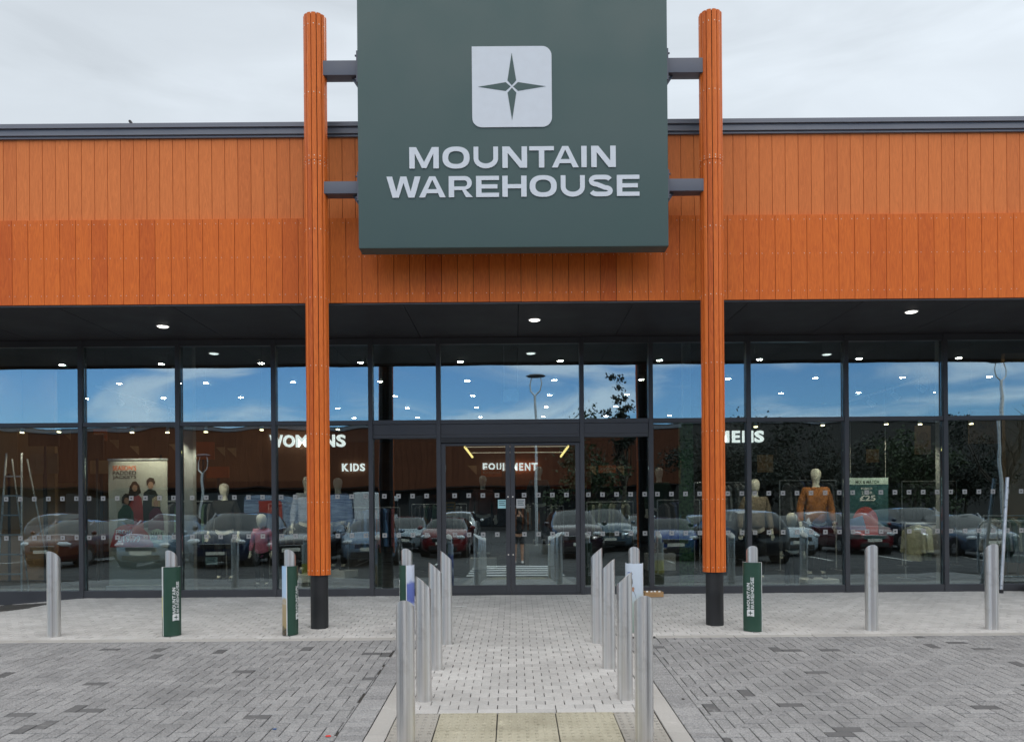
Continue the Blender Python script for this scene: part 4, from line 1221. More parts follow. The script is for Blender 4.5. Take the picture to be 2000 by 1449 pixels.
# ------------------------------------------------------------------ inside the shop
# department names in glowing white letters
M['glow'] = mat('white_sign_letters', (.8, .8, .78), .5, emit=(.95, .95, .92), es=1.8)
def dept(word, boxes, py0, py1, Y, label):
    xm = (boxes[0][0] + boxes[-1][1]) / 2; c0 = P(xm, (py0 + py1) / 2, Y)
    t = thing('department_sign', label, 'sign', c0)
    for ch, (pa_, pb_) in zip(word, boxes):
        me = text_mesh(ch, 1.0, .03, .035)
        xs_ = [v.co.x for v in me.vertices]; zs_ = [v.co.z for v in me.vertices]
        sx = (pb_ - pa_) / FPX * Y / (max(xs_) - min(xs_)); sz = (py1 - py0) / FPX * Y / (max(zs_) - min(zs_))
        cx = (max(xs_) + min(xs_)) / 2; cz = (max(zs_) + min(zs_)) / 2; ox = ((pa_ + pb_) / 2 - xm) / FPX * Y
        for v in me.vertices: v.co = ((v.co.x - cx) * sx + ox, v.co.y, (v.co.z - cz) * sz)
        link('letter', me, t, M['glow'])
    hw_ = (boxes[-1][1] - boxes[0][0]) / 2 / FPX * Y
    MB().box((-hw_ * 1.02, .032, -.012), (hw_ * 1.02, .05, .012)).build('fixing_rail', M['darkwall'], t)
    return t
dept('WOMENS', [(527, 552), (553, 576), (578, 602), (612, 626), (633, 654), (657, 675)], 849, 873, 20.9, 'large white WOMENS lettering behind the left timber column')
dept('KIDS', [(668, 681), (684, 687), (690, 701), (703, 713)], 905, 920, 31.8, 'white KIDS lettering right of the left timber column')
dept('EQUIPMENT', [(943, 952), (954, 967), (970, 979), (982, 985), (988, 996), (999, 1011), (1014, 1022), (1025, 1036), (1038, 1050)], 904, 919, 31.8, 'white EQUIPMENT lettering seen through the entrance doors')
dept('MENS', [(1397, 1424), (1430, 1445), (1450, 1471), (1474, 1492)], 841, 864, 20.9, 'large white MENS lettering right of the right timber column')
t = thing('wall_panel', 'dark hanging panel behind the MENS lettering', 'panel', (8.2, 21.1, CZ + .7))
MB().box((-3.6, 0, 0), (6.0, .08, 2.2)).build('board', M['darkwall'], t)
# suspended rectangle of light tubes beyond the doors
t = thing('light_frame', 'suspended rectangle of yellow light tubes seen through the doors', 'light', P(1010, 886, 22))
M['tube'] = emis('warm_tube', (1, .72, .25), 3.0); M['tubew'] = emis('pale_tube', (1, .8, .6), .5)
for (a, b2, m_) in (((-1.42, -1.2, .1), (1.38, -1.2, .1), M['tubew']), ((-1.30, -.2, .02), (1.30, -.2, .02), M['tubew']), ((-1.42, -1.2, .1), (-1.27, -.2, -.10), M['tube']), ((1.38, -1.2, .1), (1.24, -.2, -.10), M['tube'])):
    MB().tube(a, b2, .03 if m_ is M['tube'] else .012, n=8).build('tube', m_, t)
for s_ in (-1.3, 1.3): MB().tube((s_, -.7, .1), (s_, -.7, 1.2), .006, n=5).build('wire', M['dgrey'], t)
# hanging board in the upper door light and small notices
t = thing('hanging_notice', 'pale square notice hanging in the pane above the doors', 'notice', P(998, 772, 12.4))
MB().box((-.125, 0, -.10), (.125, .006, .10)).build('card', mat('pale_card', (.55, .70, .68), .5), t)
for s_ in (-.11, .11): MB().tube((s_, .003, .10), (s_, .003, .80), .002, n=5).build('cord', M['white'], t)
def notice(px, py, w_, h_, c, label, Y=YG - .037 + .0135, lines=3, lc=(.05, .10, .12)):
    t = thing('door_notice', label, 'notice', P(px, py, Y))
    ww, hz = w_ / FPX * 12, h_ / FPX * 12
    MB().box((-ww / 2, 0, -hz / 2), (ww / 2, .0015, hz / 2)).build('paper', mat('notice_' + str(px), c, .6), t)
    for k in range(lines):
        MB().box((-ww * .36, -.0012, hz * (.25 - .22 * k)), (ww * (.36 - .1 * (k % 2)), -.0003, hz * (.25 - .22 * k) + hz * .09)).build('print_line', mat('print_' + str(px) + str(k), lc, .6), t)
YN = YG - .0375
notice(981, 984, 17, 17, (.35, .62, .66), 'pale blue notice stuck on the left door', Y=YN)
notice(1017, 983, 17, 18, (.42, .44, .44), 'grey notice stuck on the right door', Y=YN)
notice(880, 993, 20, 27, (.40, .20, .05), 'small orange poster inside the left door', Y=YG + .3)
notice(413, 1095, 24, 15, (.50, .58, .50), 'pale green notice propped inside the window under the reflected cars', Y=YG + .35)
notice(1129, 998, 14, 12, (.30, .32, .32), 'small grey notice inside the right door', Y=YG + .3)

# banner with the family
M['bann'] = photo_mat('banner_sky', [(0, (.22, .30, .33)), (.5, (.30, .36, .36)), (.7, (.46, .44, .36)), (.85, (.50, .46, .38)), (1, (.44, .44, .40))], .06)
bc = P(269, 898, 13.0); bz0 = P(269, 1150, 13.0)[2]
bz0 = ZG0 + .12
t = thing('banner_stand', 'tall pull up banner reading padded jackets with four people in winter coats', 'banner', (bc[0], 13.0, ZG0))
Hb = bc[2] - ZG0; Wb = 115 / FPX * 13.0
MB().box((-Wb / 2, 0, .1), (Wb / 2, .004, Hb), ).build('print', M['bann'], t)
MB().box((-Wb / 2 - .01, -.012, Hb - .004), (Wb / 2 + .01, .014, Hb + .022), bev=.004).build('top_rail', M['galv'], t)
MB().box((-Wb / 2 - .01, -.09, 0), (Wb / 2 + .01, .09, .098), bev=.012).build('base', M['galv'], t)
def flat(parent, loops, nm_, m, y=-.002): 
    me_ = curve_mesh(nm_, loops, .0006); o_ = link(nm_, me_, parent, m); o_.location = (0, y, 0); return o_
def bxy(px, py): return ((px - 269) / FPX * 13.0, P(269, py, 13.0)[2] - ZG0)
def L2(pts): return [bxy(*p) for p in pts]
M['p_red'] = mat('printed_red', (.30, .04, .035), .6); M['p_dark'] = mat('printed_dark_coat', (.02, .025, .02), .6); M['p_green'] = mat('printed_green_coat', (.02, .07, .05), .6)
M['p_plum'] = mat('printed_plum_coat', (.10, .02, .04), .6); M['p_face'] = mat('printed_faces', (.34, .20, .14), .6); M['p_hair'] = mat('printed_brown_hair', (.03, .018, .012), .6); M['p_blond'] = mat('printed_fair_hair', (.36, .28, .16), .6)
M['p_orange'] = mat('printed_orange', (.75, .12, .02), .6); M['p_white'] = mat('printed_white', (.75, .75, .75), .6); M['p_circ'] = mat('printed_brick_red', (.45, .06, .05), .6); M['p_pale'] = mat('printed_pale_green', (.42, .55, .42), .6)
flat(t, [L2([(246, 1012), (248, 990), (255, 968), (266, 962), (276, 972), (281, 1012), (280, 1032), (246, 1032)])], 'printed_red_coat', M['p_red'])
flat(t, [L2([(280, 1030), (278, 990), (280, 962), (290, 955), (303, 958), (312, 975), (314, 1010), (310, 1030)])], 'printed_black_coat', M['p_dark'], -.0022)
flat(t, [L2([(228, 1035), (230, 1000), (240, 986), (252, 986), (260, 1000), (262, 1035)])], 'printed_green_coat', M['p_green'], -.0045)
flat(t, [L2([(288, 1035), (291, 1002), (299, 992), (309, 992), (318, 1004), (320, 1035)])], 'printed_plum_coat', M['p_plum'], -.0045)
flat(t, [L2([(250, 968), (253, 950), (259, 940), (266, 940), (272, 948), (275, 962), (268, 968), (258, 970)])], 'printed_long_hair', M['p_hair'], -.0034)
flat(t, [L2([(286, 948), (286, 938), (292, 932), (300, 934), (303, 943), (299, 948)])], 'printed_short_hair', M['p_hair'], -.0024)
flat(t, [L2([(238, 982), (238, 970), (245, 963), (254, 965), (257, 975), (252, 985)])], 'printed_child_hair', M['p_hair'], -.006)
flat(t, [L2([(296, 988), (297, 974), (304, 969), (312, 974), (312, 990)])], 'printed_fair_hair', M['p_blond'], -.006)
for (px, py, r_, y_) in ((263, 953, 5, -.0044), (294, 948, 5.5, -.0036), (247, 978, 5, -.0072), (304, 983, 5, -.0072)):
    c = bxy(px, py); flat(t, [ring(c[0], c[1], r_ / FPX * 13, r_ * 1.35 / FPX * 13, 14, 2)], 'printed_face', M['p_face'], y_)
bc2 = bxy(252, 1078)
cir = [bxy(213.5, 1068)] + [(bc2[0] + 48 / FPX * 13 * math.cos(R(a)), bc2[1] + 55 / FPX * 13 * math.sin(R(a))) for a in range(125, 5, -8)] + [bxy(299, 1068)]
cir = [(max(q[0], -Wb / 2 + .004), q[1]) for q in cir]
flat(t, [cir], 'printed_red_disc', M['p_circ'], -.0085)
c2 = bxy(306, 1047); flat(t, [ring(c2[0], c2[1], .125, .125, 28, 2)], 'printed_pale_disc', M['p_pale'], -.0102)
def words(parent, s, px0, px1, py0, py1, m, y, conv=bxy, off=.012, nm_='lettering'):
    me_ = text_mesh(s, 1.0, .0006, off); xs_ = [v.co.x for v in me_.vertices]; zs_ = [v.co.z for v in me_.vertices]
    a, b2 = conv(px0, py1), conv(px1, py0)
    for v in me_.vertices:
        v.co = (a[0] + (v.co.x - min(xs_)) / (max(xs_) - min(xs_)) * (b2[0] - a[0]), v.co.y, a[1] + (v.co.z - min(zs_)) / (max(zs_) - min(zs_)) * (b2[1] - a[1]))
    o_ = link(nm_, me_, parent, m); o_.location = (0, y, 0); return o_
words(t, "SEASON'S", 220, 266, 909, 918, M['p_orange'], -.003); words(t, 'PADDED', 220, 266, 919.5, 927, M['black'], -.003); words(t, 'JACKETS', 220, 266, 928.5, 936, M['black'], -.003)
words(t, 'FROM', 226, 254, 1034, 1043, M['p_white'], -.0105); words(t, '£19.99', 229, 273, 1046, 1058, M['p_white'], -.0105)
words(t, 'HALF', 294, 318, 1039, 1047, M['black'], -.012); words(t, 'PRICE', 295, 317, 1049, 1055, M['black'], -.012)

# mix and match poster on the right
Yp = 13.2
pc = P(1696, 990, Yp); Wp = 78 / FPX * Yp
t = thing('hanging_poster', 'teal poster with a price of 25 pounds in the right window', 'poster', (pc[0], Yp, P(1696, 1052, Yp)[2]))
Hp = P(1696, 933, Yp)[2] - P(1696, 1052, Yp)[2]
MB().box((-Wp / 2, 0, 0), (Wp / 2, .004, Hp)).build('print', mat('poster_teal', (.03, .10, .115), .5, var=.2, scale=3), t)
def pxy(px, py): return ((px - 1696) / FPX * Yp, P(1696, py, Yp)[2] - P(1696, 1052, Yp)[2])
MB().box((-Wp / 2 + .0, -.004, pxy(0, 946)[1]), (Wp / 2, -.0008, Hp)).build('printed_title_band', mat('poster_band', (.50, .62, .58), .5), t)
words(t, 'MIX & MATCH', 1671, 1717, 938, 944, M['p_dark'], -.006, pxy); words(t, 'FLEECE', 1682, 1704, 952, 956, M['p_white'], -.003, pxy)
words(t, '2 FOR', 1683, 1704, 959, 965, M['p_white'], -.003, pxy); words(t, '£25', 1679, 1710, 967, 978, M['p_white'], -.003, pxy, off=.03)
c = pxy(1690, 1020); flat(t, [[(c[0] + .22 * math.cos(R(a)) + .0, c[1] + .27 * math.sin(R(a))) for a in range(0, 181, 10)] + [(c[0] - .22, pxy(0, 1044)[1]), (c[0] + .22, pxy(0, 1044)[1])]], 'printed_jacket', mat('printed_coral', (.55, .12, .12), .5), -.002)
flat(t, [L2 and [(c[0] - .3, c[1] + .05), (c[0] - .05, c[1] + .12), (c[0] + .02, c[1] - .13), (c[0] - .3, c[1] - .13)]], 'printed_blue_jacket', mat('printed_sky_blue', (.20, .32, .60), .5), -.004)
for s_ in (-.3, .3): MB().tube((s_, .002, Hp), (s_, .002, Hp + 1.4), .002, n=5).build('cord', M['white'], t)

# lit display spots just inside the glass
M['spotlens'] = emis('spot_lens', (1, .82, .48), 14)
SPX = [(43, 845), (115, 844), (258, 845), (327, 845), (402, 844), (511, 840), (660, 839), (1607, 831), (1731, 829), (1797, 829), (1897, 828), (1476, 834)]
SPX.sort()
SPN = ['leftmost', 'second', 'third', 'fourth', 'fifth', 'sixth', 'seventh', 'eighth', 'ninth', 'tenth', 'eleventh', 'rightmost']
for k, (px, py) in enumerate(SPX):
    Yq = 12.75; c = P(px, py, Yq)
    t = thing('display_spot', f'{SPN[k]} lit spotlight from the left just under the transom inside the glass', 'spotlight', c, group='display spotlights along the shop window')
    MB().tube((0, 0, .005), (0, .02, .10), .034, .022, n=12).build('housing', M['white'], t, auto=True)
    MB().tube((0, 0, -.004), (0, 0, .003), .03, n=12).build('lens', M['spotlens'], t)
    MB().tube((0, .01, .10), (0, .01, ZC - c[2]), .004, n=5).build('stem', M['dgrey'], t)
    ld = bpy.data.lights.new('display_spot_light', 'SPOT'); ld.energy = 65; ld.spot_size = R(95); ld.spot_blend = .6; ld.color = (1, .85, .62); ld.shadow_soft_size = .03
    lo = bpy.data.objects.new('display_spot_light', ld); COL.objects.link(lo); lo.parent = t; lo.location = (0, 0, -.03); lo.rotation_euler = (R(32), 0, 0)

# hanging wooden signs at the right, seen over the rails
M['ply2'] = mat('carved_wood', (.40, .24, .13), .7, var=.15, scale=5)
for (px, py, w_, h_, Y, lb) in ((1924, 838, 62, 56, 15.0, 'hanging wooden sign with a carved round emblem at the far right'), (1803, 864, 30, 46, 15.6, 'narrow hanging wooden sign left of the far right window bar')):
    c = P(px, py, Y); ww, hz = w_ / FPX * Y, h_ / FPX * Y
    t = thing('wooden_sign', lb, 'sign', c)
    MB().box((-ww / 2, 0, -hz / 2), (ww / 2, .04, hz / 2 + .1), bev=.004).build('board', M['ply2'], t)
    rr_ = min(ww, hz) * .34
    me_ = curve_mesh('emblem', [ring(0, hz * .25, rr_, rr_, 30, 2), ring(0, hz * .25, rr_ * .86, rr_ * .86, 30, 2)] + [[(x - .01, hz * .25 - q), (x + .01, hz * .25 - q), (x + .01, hz * .25 + q), (x - .01, hz * .25 + q)] for x, q in ((-rr_ * .45, rr_ * .5), (-rr_ * .15, rr_ * .7), (rr_ * .15, rr_ * .7), (rr_ * .45, rr_ * .5))], .008)
    o_ = link('emblem', me_, t, M['ply2']); o_.location = (0, -.009, 0)
    words(t, "MEN'S" if w_ > 40 else "ME", 0, 0, 0, 0, M['ply2'], -.006, lambda a, b2: (0, 0)).location = (0, -.006, 0) if False else (0, -.006, 0)
    ch = t.children[-1]
    bpy.data.objects.remove(ch)
    me_ = text_mesh("ETNEL", .16 if w_ > 40 else .10, .006, .004); o_ = link('lettering', me_, t, M['ply2']); o_.location = (0, -.008, -hz * .3)
    for s_ in (-ww * .4, ww * .4): MB().tube((s_, .02, hz / 2 + .1), (s_, .02, ZC - c[2]), .003, n=5).build('cord', M['dgrey'], t)

# stepladder at the left
t = thing('stepladder', 'aluminium stepladder standing inside the far left window', 'ladder', (P(40, 1150, 12.9)[0], 12.9, ZG0))
Ht = P(30, 885, 12.9)[2] - ZG0
for s_ in (-.16, .16):
    MB().tube((s_ * 1.3 - .05, -.22, 0), (s_ * .8 - .09, .0, Ht), .017, n=8).build('rail', M['galv'], t, auto=True)
    MB().tube((s_ * 1.3 + .16, .30, 0), (s_ * .8 - .03, .05, Ht * .96), .013, n=8).build('rail', M['galv'], t, auto=True)
for k in range(1, 7):
    f = k / 7.2
    MB().box((-.20 * (1 - f * .4) - .05 - f * .04, -.22 * (1 - f) - .04, Ht * f - .012), (.20 * (1 - f * .4) - .05 - f * .04, -.22 * (1 - f) + .04, Ht * f + .012)).build('step', M['galv'], t)

# tall display panels with foliage print beside the right column
M['leafp'] = mat('foliage_print', (.015, .05, .02), .5, scale=22, c2=(.16, .30, .10))
for (px, w_, lb, py1) in ((1342, 29, 'tall narrow foliage print panel just left of the right timber column', 815),):
    c = P(px, 1146, 12.7)
    t = thing('foliage_panel', lb, 'display panel', (c[0], 12.7, ZG0))
    MB().box((-.12, 0, .03), (.12, .03, P(px, py1, 12.7)[2] - ZG0)).build('print', M['leafp'], t)
    MB().box((-.15, -.08, 0), (.15, .12, .029)).build('base', M['dgrey'], t)

# clothes rails
def garment_mesh(w_, h_, d_=.05):
    mb = MB()
    o_ = [(-w_ * .12, 0), (-w_ * .5, -h_ * .10), (-w_ * .62, -h_ * .75), (-w_ * .46, -h_ * .77), (-w_ * .40, -h_ * .3), (-w_ * .42, -h_), (w_ * .42, -h_), (w_ * .40, -h_ * .3), (w_ * .46, -h_ * .77), (w_ * .62, -h_ * .75), (w_ * .5, -h_ * .10), (w_ * .12, 0)]
    mb.prism(o_, -d_ / 2, d_ / 2); return mb.mesh('garment')
GM = garment_mesh(.48, .78); GM2 = garment_mesh(.44, .62)
GC = [cloth('garment_' + n, tuple(min(.5, v * 2.4 + .01) for v in c)) for n, c in (('black', (.015, .015, .017)), ('navy', (.02, .03, .07)), ('charcoal', (.05, .05, .055)), ('green', (.03, .06, .04)), ('wine', (.10, .02, .03)), ('grey', (.16, .16, .16)), ('blue', (.04, .09, .20)), ('rust', (.22, .07, .03)), ('sand', (.26, .22, .15)))]
gms = {}
def gmesh(i, small):
    if (i, small) not in gms:
        m_ = (GM2 if small else GM).copy(); m_.materials.append(GC[i]); gms[(i, small)] = m_
    return gms[(i, small)]
def clothes_rail(X, Y, n, rz, label, zt_=1.5, pal=(0, 1, 2, 3, 4), small=False, seed=0):
    rr_ = random.Random(seed + int(X * 10) + int(Y * 7))
    t = thing('clothes_rail', label, 'clothes rail', (X, Y, ZG0), R(rz), group='clothes rails filling the shop floor')
    L_ = n * .085
    fr2 = MB(); fr2.tube((-L_ / 2 - .1, 0, zt_), (L_ / 2 + .1, 0, zt_), .014, n=8)
    for s_ in (-1, 1):
        fr2.tube((s_ * (L_ / 2 + .1), 0, .02), (s_ * (L_ / 2 + .1), 0, zt_), .014, n=8); fr2.tube((s_ * (L_ / 2 + .1), -.25, .015), (s_ * (L_ / 2 + .1), .25, .015), .014, n=8)
    fr2.build('frame', M['galv'], t)
    for k in range(n):
        o_ = bpy.data.objects.new('garment', gmesh(rr_.choice(pal), small)); COL.objects.link(o_); o_.parent = t
        o_.location = (-L_ / 2 + (k + .5) * .085, rr_.uniform(-.02, .02), zt_ - .02 - rr_.uniform(0, .05)); o_.rotation_euler = (0, rr_.uniform(-.04, .04), R(90 + rr_.uniform(-14, 14)))
RL = [(-9.6, 13.2, 8, 60, 'rail of grey and red coats behind the stepladder', (5, 4, 2, 7), 1.35, False),
      (-6.4, 15.4, 12, 5, 'rail of dark coats behind the padded jackets banner', (0, 2, 3), 1.55, False),
      (-4.6, 16.2, 12, -8, 'rail of dark jackets behind the black jacket mannequin', (0, 1, 2), 1.5, False),
      (-2.9, 15.9, 10, 12, 'rail of blue and red tops right of the left timber column', (1, 4, 6), 1.4, False),
      (-1.9, 19.5, 14, 0, 'rail of dark tops deep behind the left side light', (0, 2, 3, 5), 1.5, True),
      (.6, 21.5, 16, 0, 'rail of mixed tops deep inside behind the doors', (0, 2, 5, 7), 1.45, True),
      (2.2, 17.6, 10, -10, 'rail of olive jackets behind the right side light', (3, 0, 8), 1.5, False),
      (3.3, 15.4, 8, 8, 'rail of dark jackets behind the right timber column', (0, 1, 2), 1.5, False),
      (4.6, 17.0, 12, 0, 'rail of charcoal coats behind the MENS lettering', (0, 2, 5), 1.9, False),
      (6.2, 16.2, 12, 4, 'rail of black jackets behind the teal poster', (0, 2, 1), 1.9, False),
      (7.5, 14.1, 6, 10, 'rail of sand coloured shorts right of the teal poster', (8, 5), 1.02, True),
      (9.0, 13.9, 9, -5, 'rail of grey green coats in the far right window', (5, 3, 8), 1.15, False),
      (9.3, 17.2, 12, 0, 'high rail of dark coats deep behind the far right window', (0, 2), 1.9, False),
      (-8.2, 17.6, 14, 0, 'long rail of black coats deep behind the far left window', (0, 2), 1.6, False)]
for k, (X, Y, n, rz, lb, pal, zt_, sm_) in enumerate(RL): clothes_rail(X, Y, n, rz, lb, zt_, pal, sm_, k)
# ceiling hung pennants and boards on the left
M['tanc'] = mat('tan_card', (.50, .30, .15), .6)
PN = [(128, 850, 17, 'tan triangle pennant hung left of the padded jackets banner'), (222, 868, 17, 'tan triangle pennant hung above the padded jackets banner'), (262, 880, 18, 'small tan triangle pennant above the banner right corner'), (338, 876, 17.5, 'tan triangle pennant beside the second window bar'), (430, 882, 19, 'tan triangle pennant above the black jacket mannequin'), (452, 884, 19, 'second tan triangle pennant above the black jacket mannequin'),
      (1155, 919, 24, 'yellow brown triangle pennant left of the sleeping bags board'), (1210, 919, 24, 'yellow brown triangle pennant right of the sleeping bags board'), (922, 918, 24, 'tan triangle pennant behind the left door')]
for (px, py, Y, lb) in PN:
    c = P(px, py, Y); s_ = 18 / FPX * Y
    t = thing('pennant', lb, 'pennant', c, rz=0, group='triangle pennants hung from the ceiling')
    MB().prism([(-s_ / 2, s_ / 2), (s_ / 2, s_ / 2), (s_ / 2, -s_ * .5)], 0, .012).build('card', M['tanc'], t)
    MB().tube((s_ * .4, .006, s_ / 2), (s_ * .4, .006, ZC - c[2]), .003, n=4).build('cord', M['dgrey'], t)
for (px, py, w_, h_, Y, m_, lb) in ((85, 905, 55, 40, 15.0, M['tanc'], 'wide tan board over the far left rails'), (195, 912, 38, 26, 16.0, M['tanc'], 'tan board left of the banner top'), (425, 922, 44, 22, 18.0, M['backwall'], 'orange board behind the black jacket mannequin')):
    c = P(px, py, Y); t = thing('shelf_board', lb, 'board', c)
    MB().box((-w_ / 2 / FPX * Y, 0, -h_ / 2 / FPX * Y), (w_ / 2 / FPX * Y, .03, h_ / 2 / FPX * Y)).build('board', m_, t)
    MB().box((-.03, .031, ZG0 - c[2]), (.03, .07, h_ / 2 / FPX * Y)).build('post', M['dgrey'], t)
for (px, py, w_, h_, Y, m_, lb) in ((14, 880, 40, 90, 15.2, M['tanwall'], 'tall tan panel at the far left edge of the window'), (85, 858, 60, 26, 14.6, M['brownwall'], 'brown WOMENS header board over the far left rails'), (187, 872, 30, 46, 15.0, M['brownwall'], 'brown board with the small PADDED JACKETS lettering'), (312, 866, 32, 44, 15.6, M['brownwall'], 'brown header board right of the banner'), (395, 880, 46, 34, 16.4, M['backwall'], 'orange header board left of the black jacket mannequin'), (1495, 905, 30, 34, 17.0, M['tanc'], 'small tan board behind the MENS lettering'), (1705, 890, 24, 26, 17.0, M['tanc'], 'small tan board above the teal poster')):
    c = P(px, py, Y); t = thing('header_board', lb, 'board', c)
    MB().box((-w_ / 2 / FPX * Y, 0, -h_ / 2 / FPX * Y), (w_ / 2 / FPX * Y, .03, h_ / 2 / FPX * Y)).build('board', m_, t)
    MB().box((-.02, .031, ZG0 - c[2]), (.02, .06, h_ / 2 / FPX * Y)).build('post', M['dgrey'], t)
M['faint'] = mat('faint_lettering', (.55, .42, .30), .6)
for (wd, px, py, Y, wpx, hpx, lb) in (('SLEEPING', 1186, 915, 23.9, 28, 5, 'small SLEEPING BAGS lettering between two pennants'), ('RUCKSACKS', 960, 923, 23.9, 34, 5, 'small RUCKSACKS lettering behind the left door'), ('PADDED', 195, 848, 16, 22, 8, 'small PADDED JACKETS lettering over the banner')):
    t = thing('small_sign', lb, 'sign', P(px, py, Y)); s_ = Y / FPX
    MB().box((-wpx * .6 * s_, .01, -hpx * 1.6 * s_), (wpx * .6 * s_, .03, hpx * 1.3 * s_)).build('board', M['backwall'], t)
    for k, w2 in enumerate((wd, {'SLEEPING': 'BAGS', 'RUCKSACKS': '', 'PADDED': 'JACKETS'}[wd])):
        if not w2: continue
        me_ = text_mesh(w2, 1, .002, .01); xs_ = [v.co.x for v in me_.vertices]; k2 = wpx * s_ / 2 / max(xs_) * (1 if len(w2) > 4 else .55)
        for v in me_.vertices: v.co *= k2
        o_ = link('lettering', me_, t, M['faint']); o_.location = (0, .004, -k * hpx * 1.3 * s_)
# spotlight tracks by the glass, upper right and left
for (a, b2, lb) in (((1657, 784, 14.0), (1808, 737, 13.0), 'white spotlight track sloping across the upper right pane'), ((186, 754, 13.2), (345, 800, 14.2), 'white spotlight track sloping across the upper left pane')):
    A, B = Vector(P(*a)), Vector(P(*b2)); t = thing('spotlight_track', lb, 'spotlight track', A)
    MB().tube((0, 0, 0), B - A, .018, n=8).build('bar', M['white'], t)
    for f in (.28, .6, .92):
        p = (B - A) * f
        s_ = MB(); s_.tube(p, p + Vector((0, 0, -.10)), .008, n=6); s_.tube(p + Vector((-.03, 0, -.10)), p + Vector((.07, -.05, -.20)), .035, .05, n=12); s_.build('spot', M['white'], t, auto=True)
    for f in (.1, .9):
        p = (B - A) * f; MB().tube(p, (p.x, p.y, ZC - A.z), .004, n=5).build('wire', M['dgrey'], t)

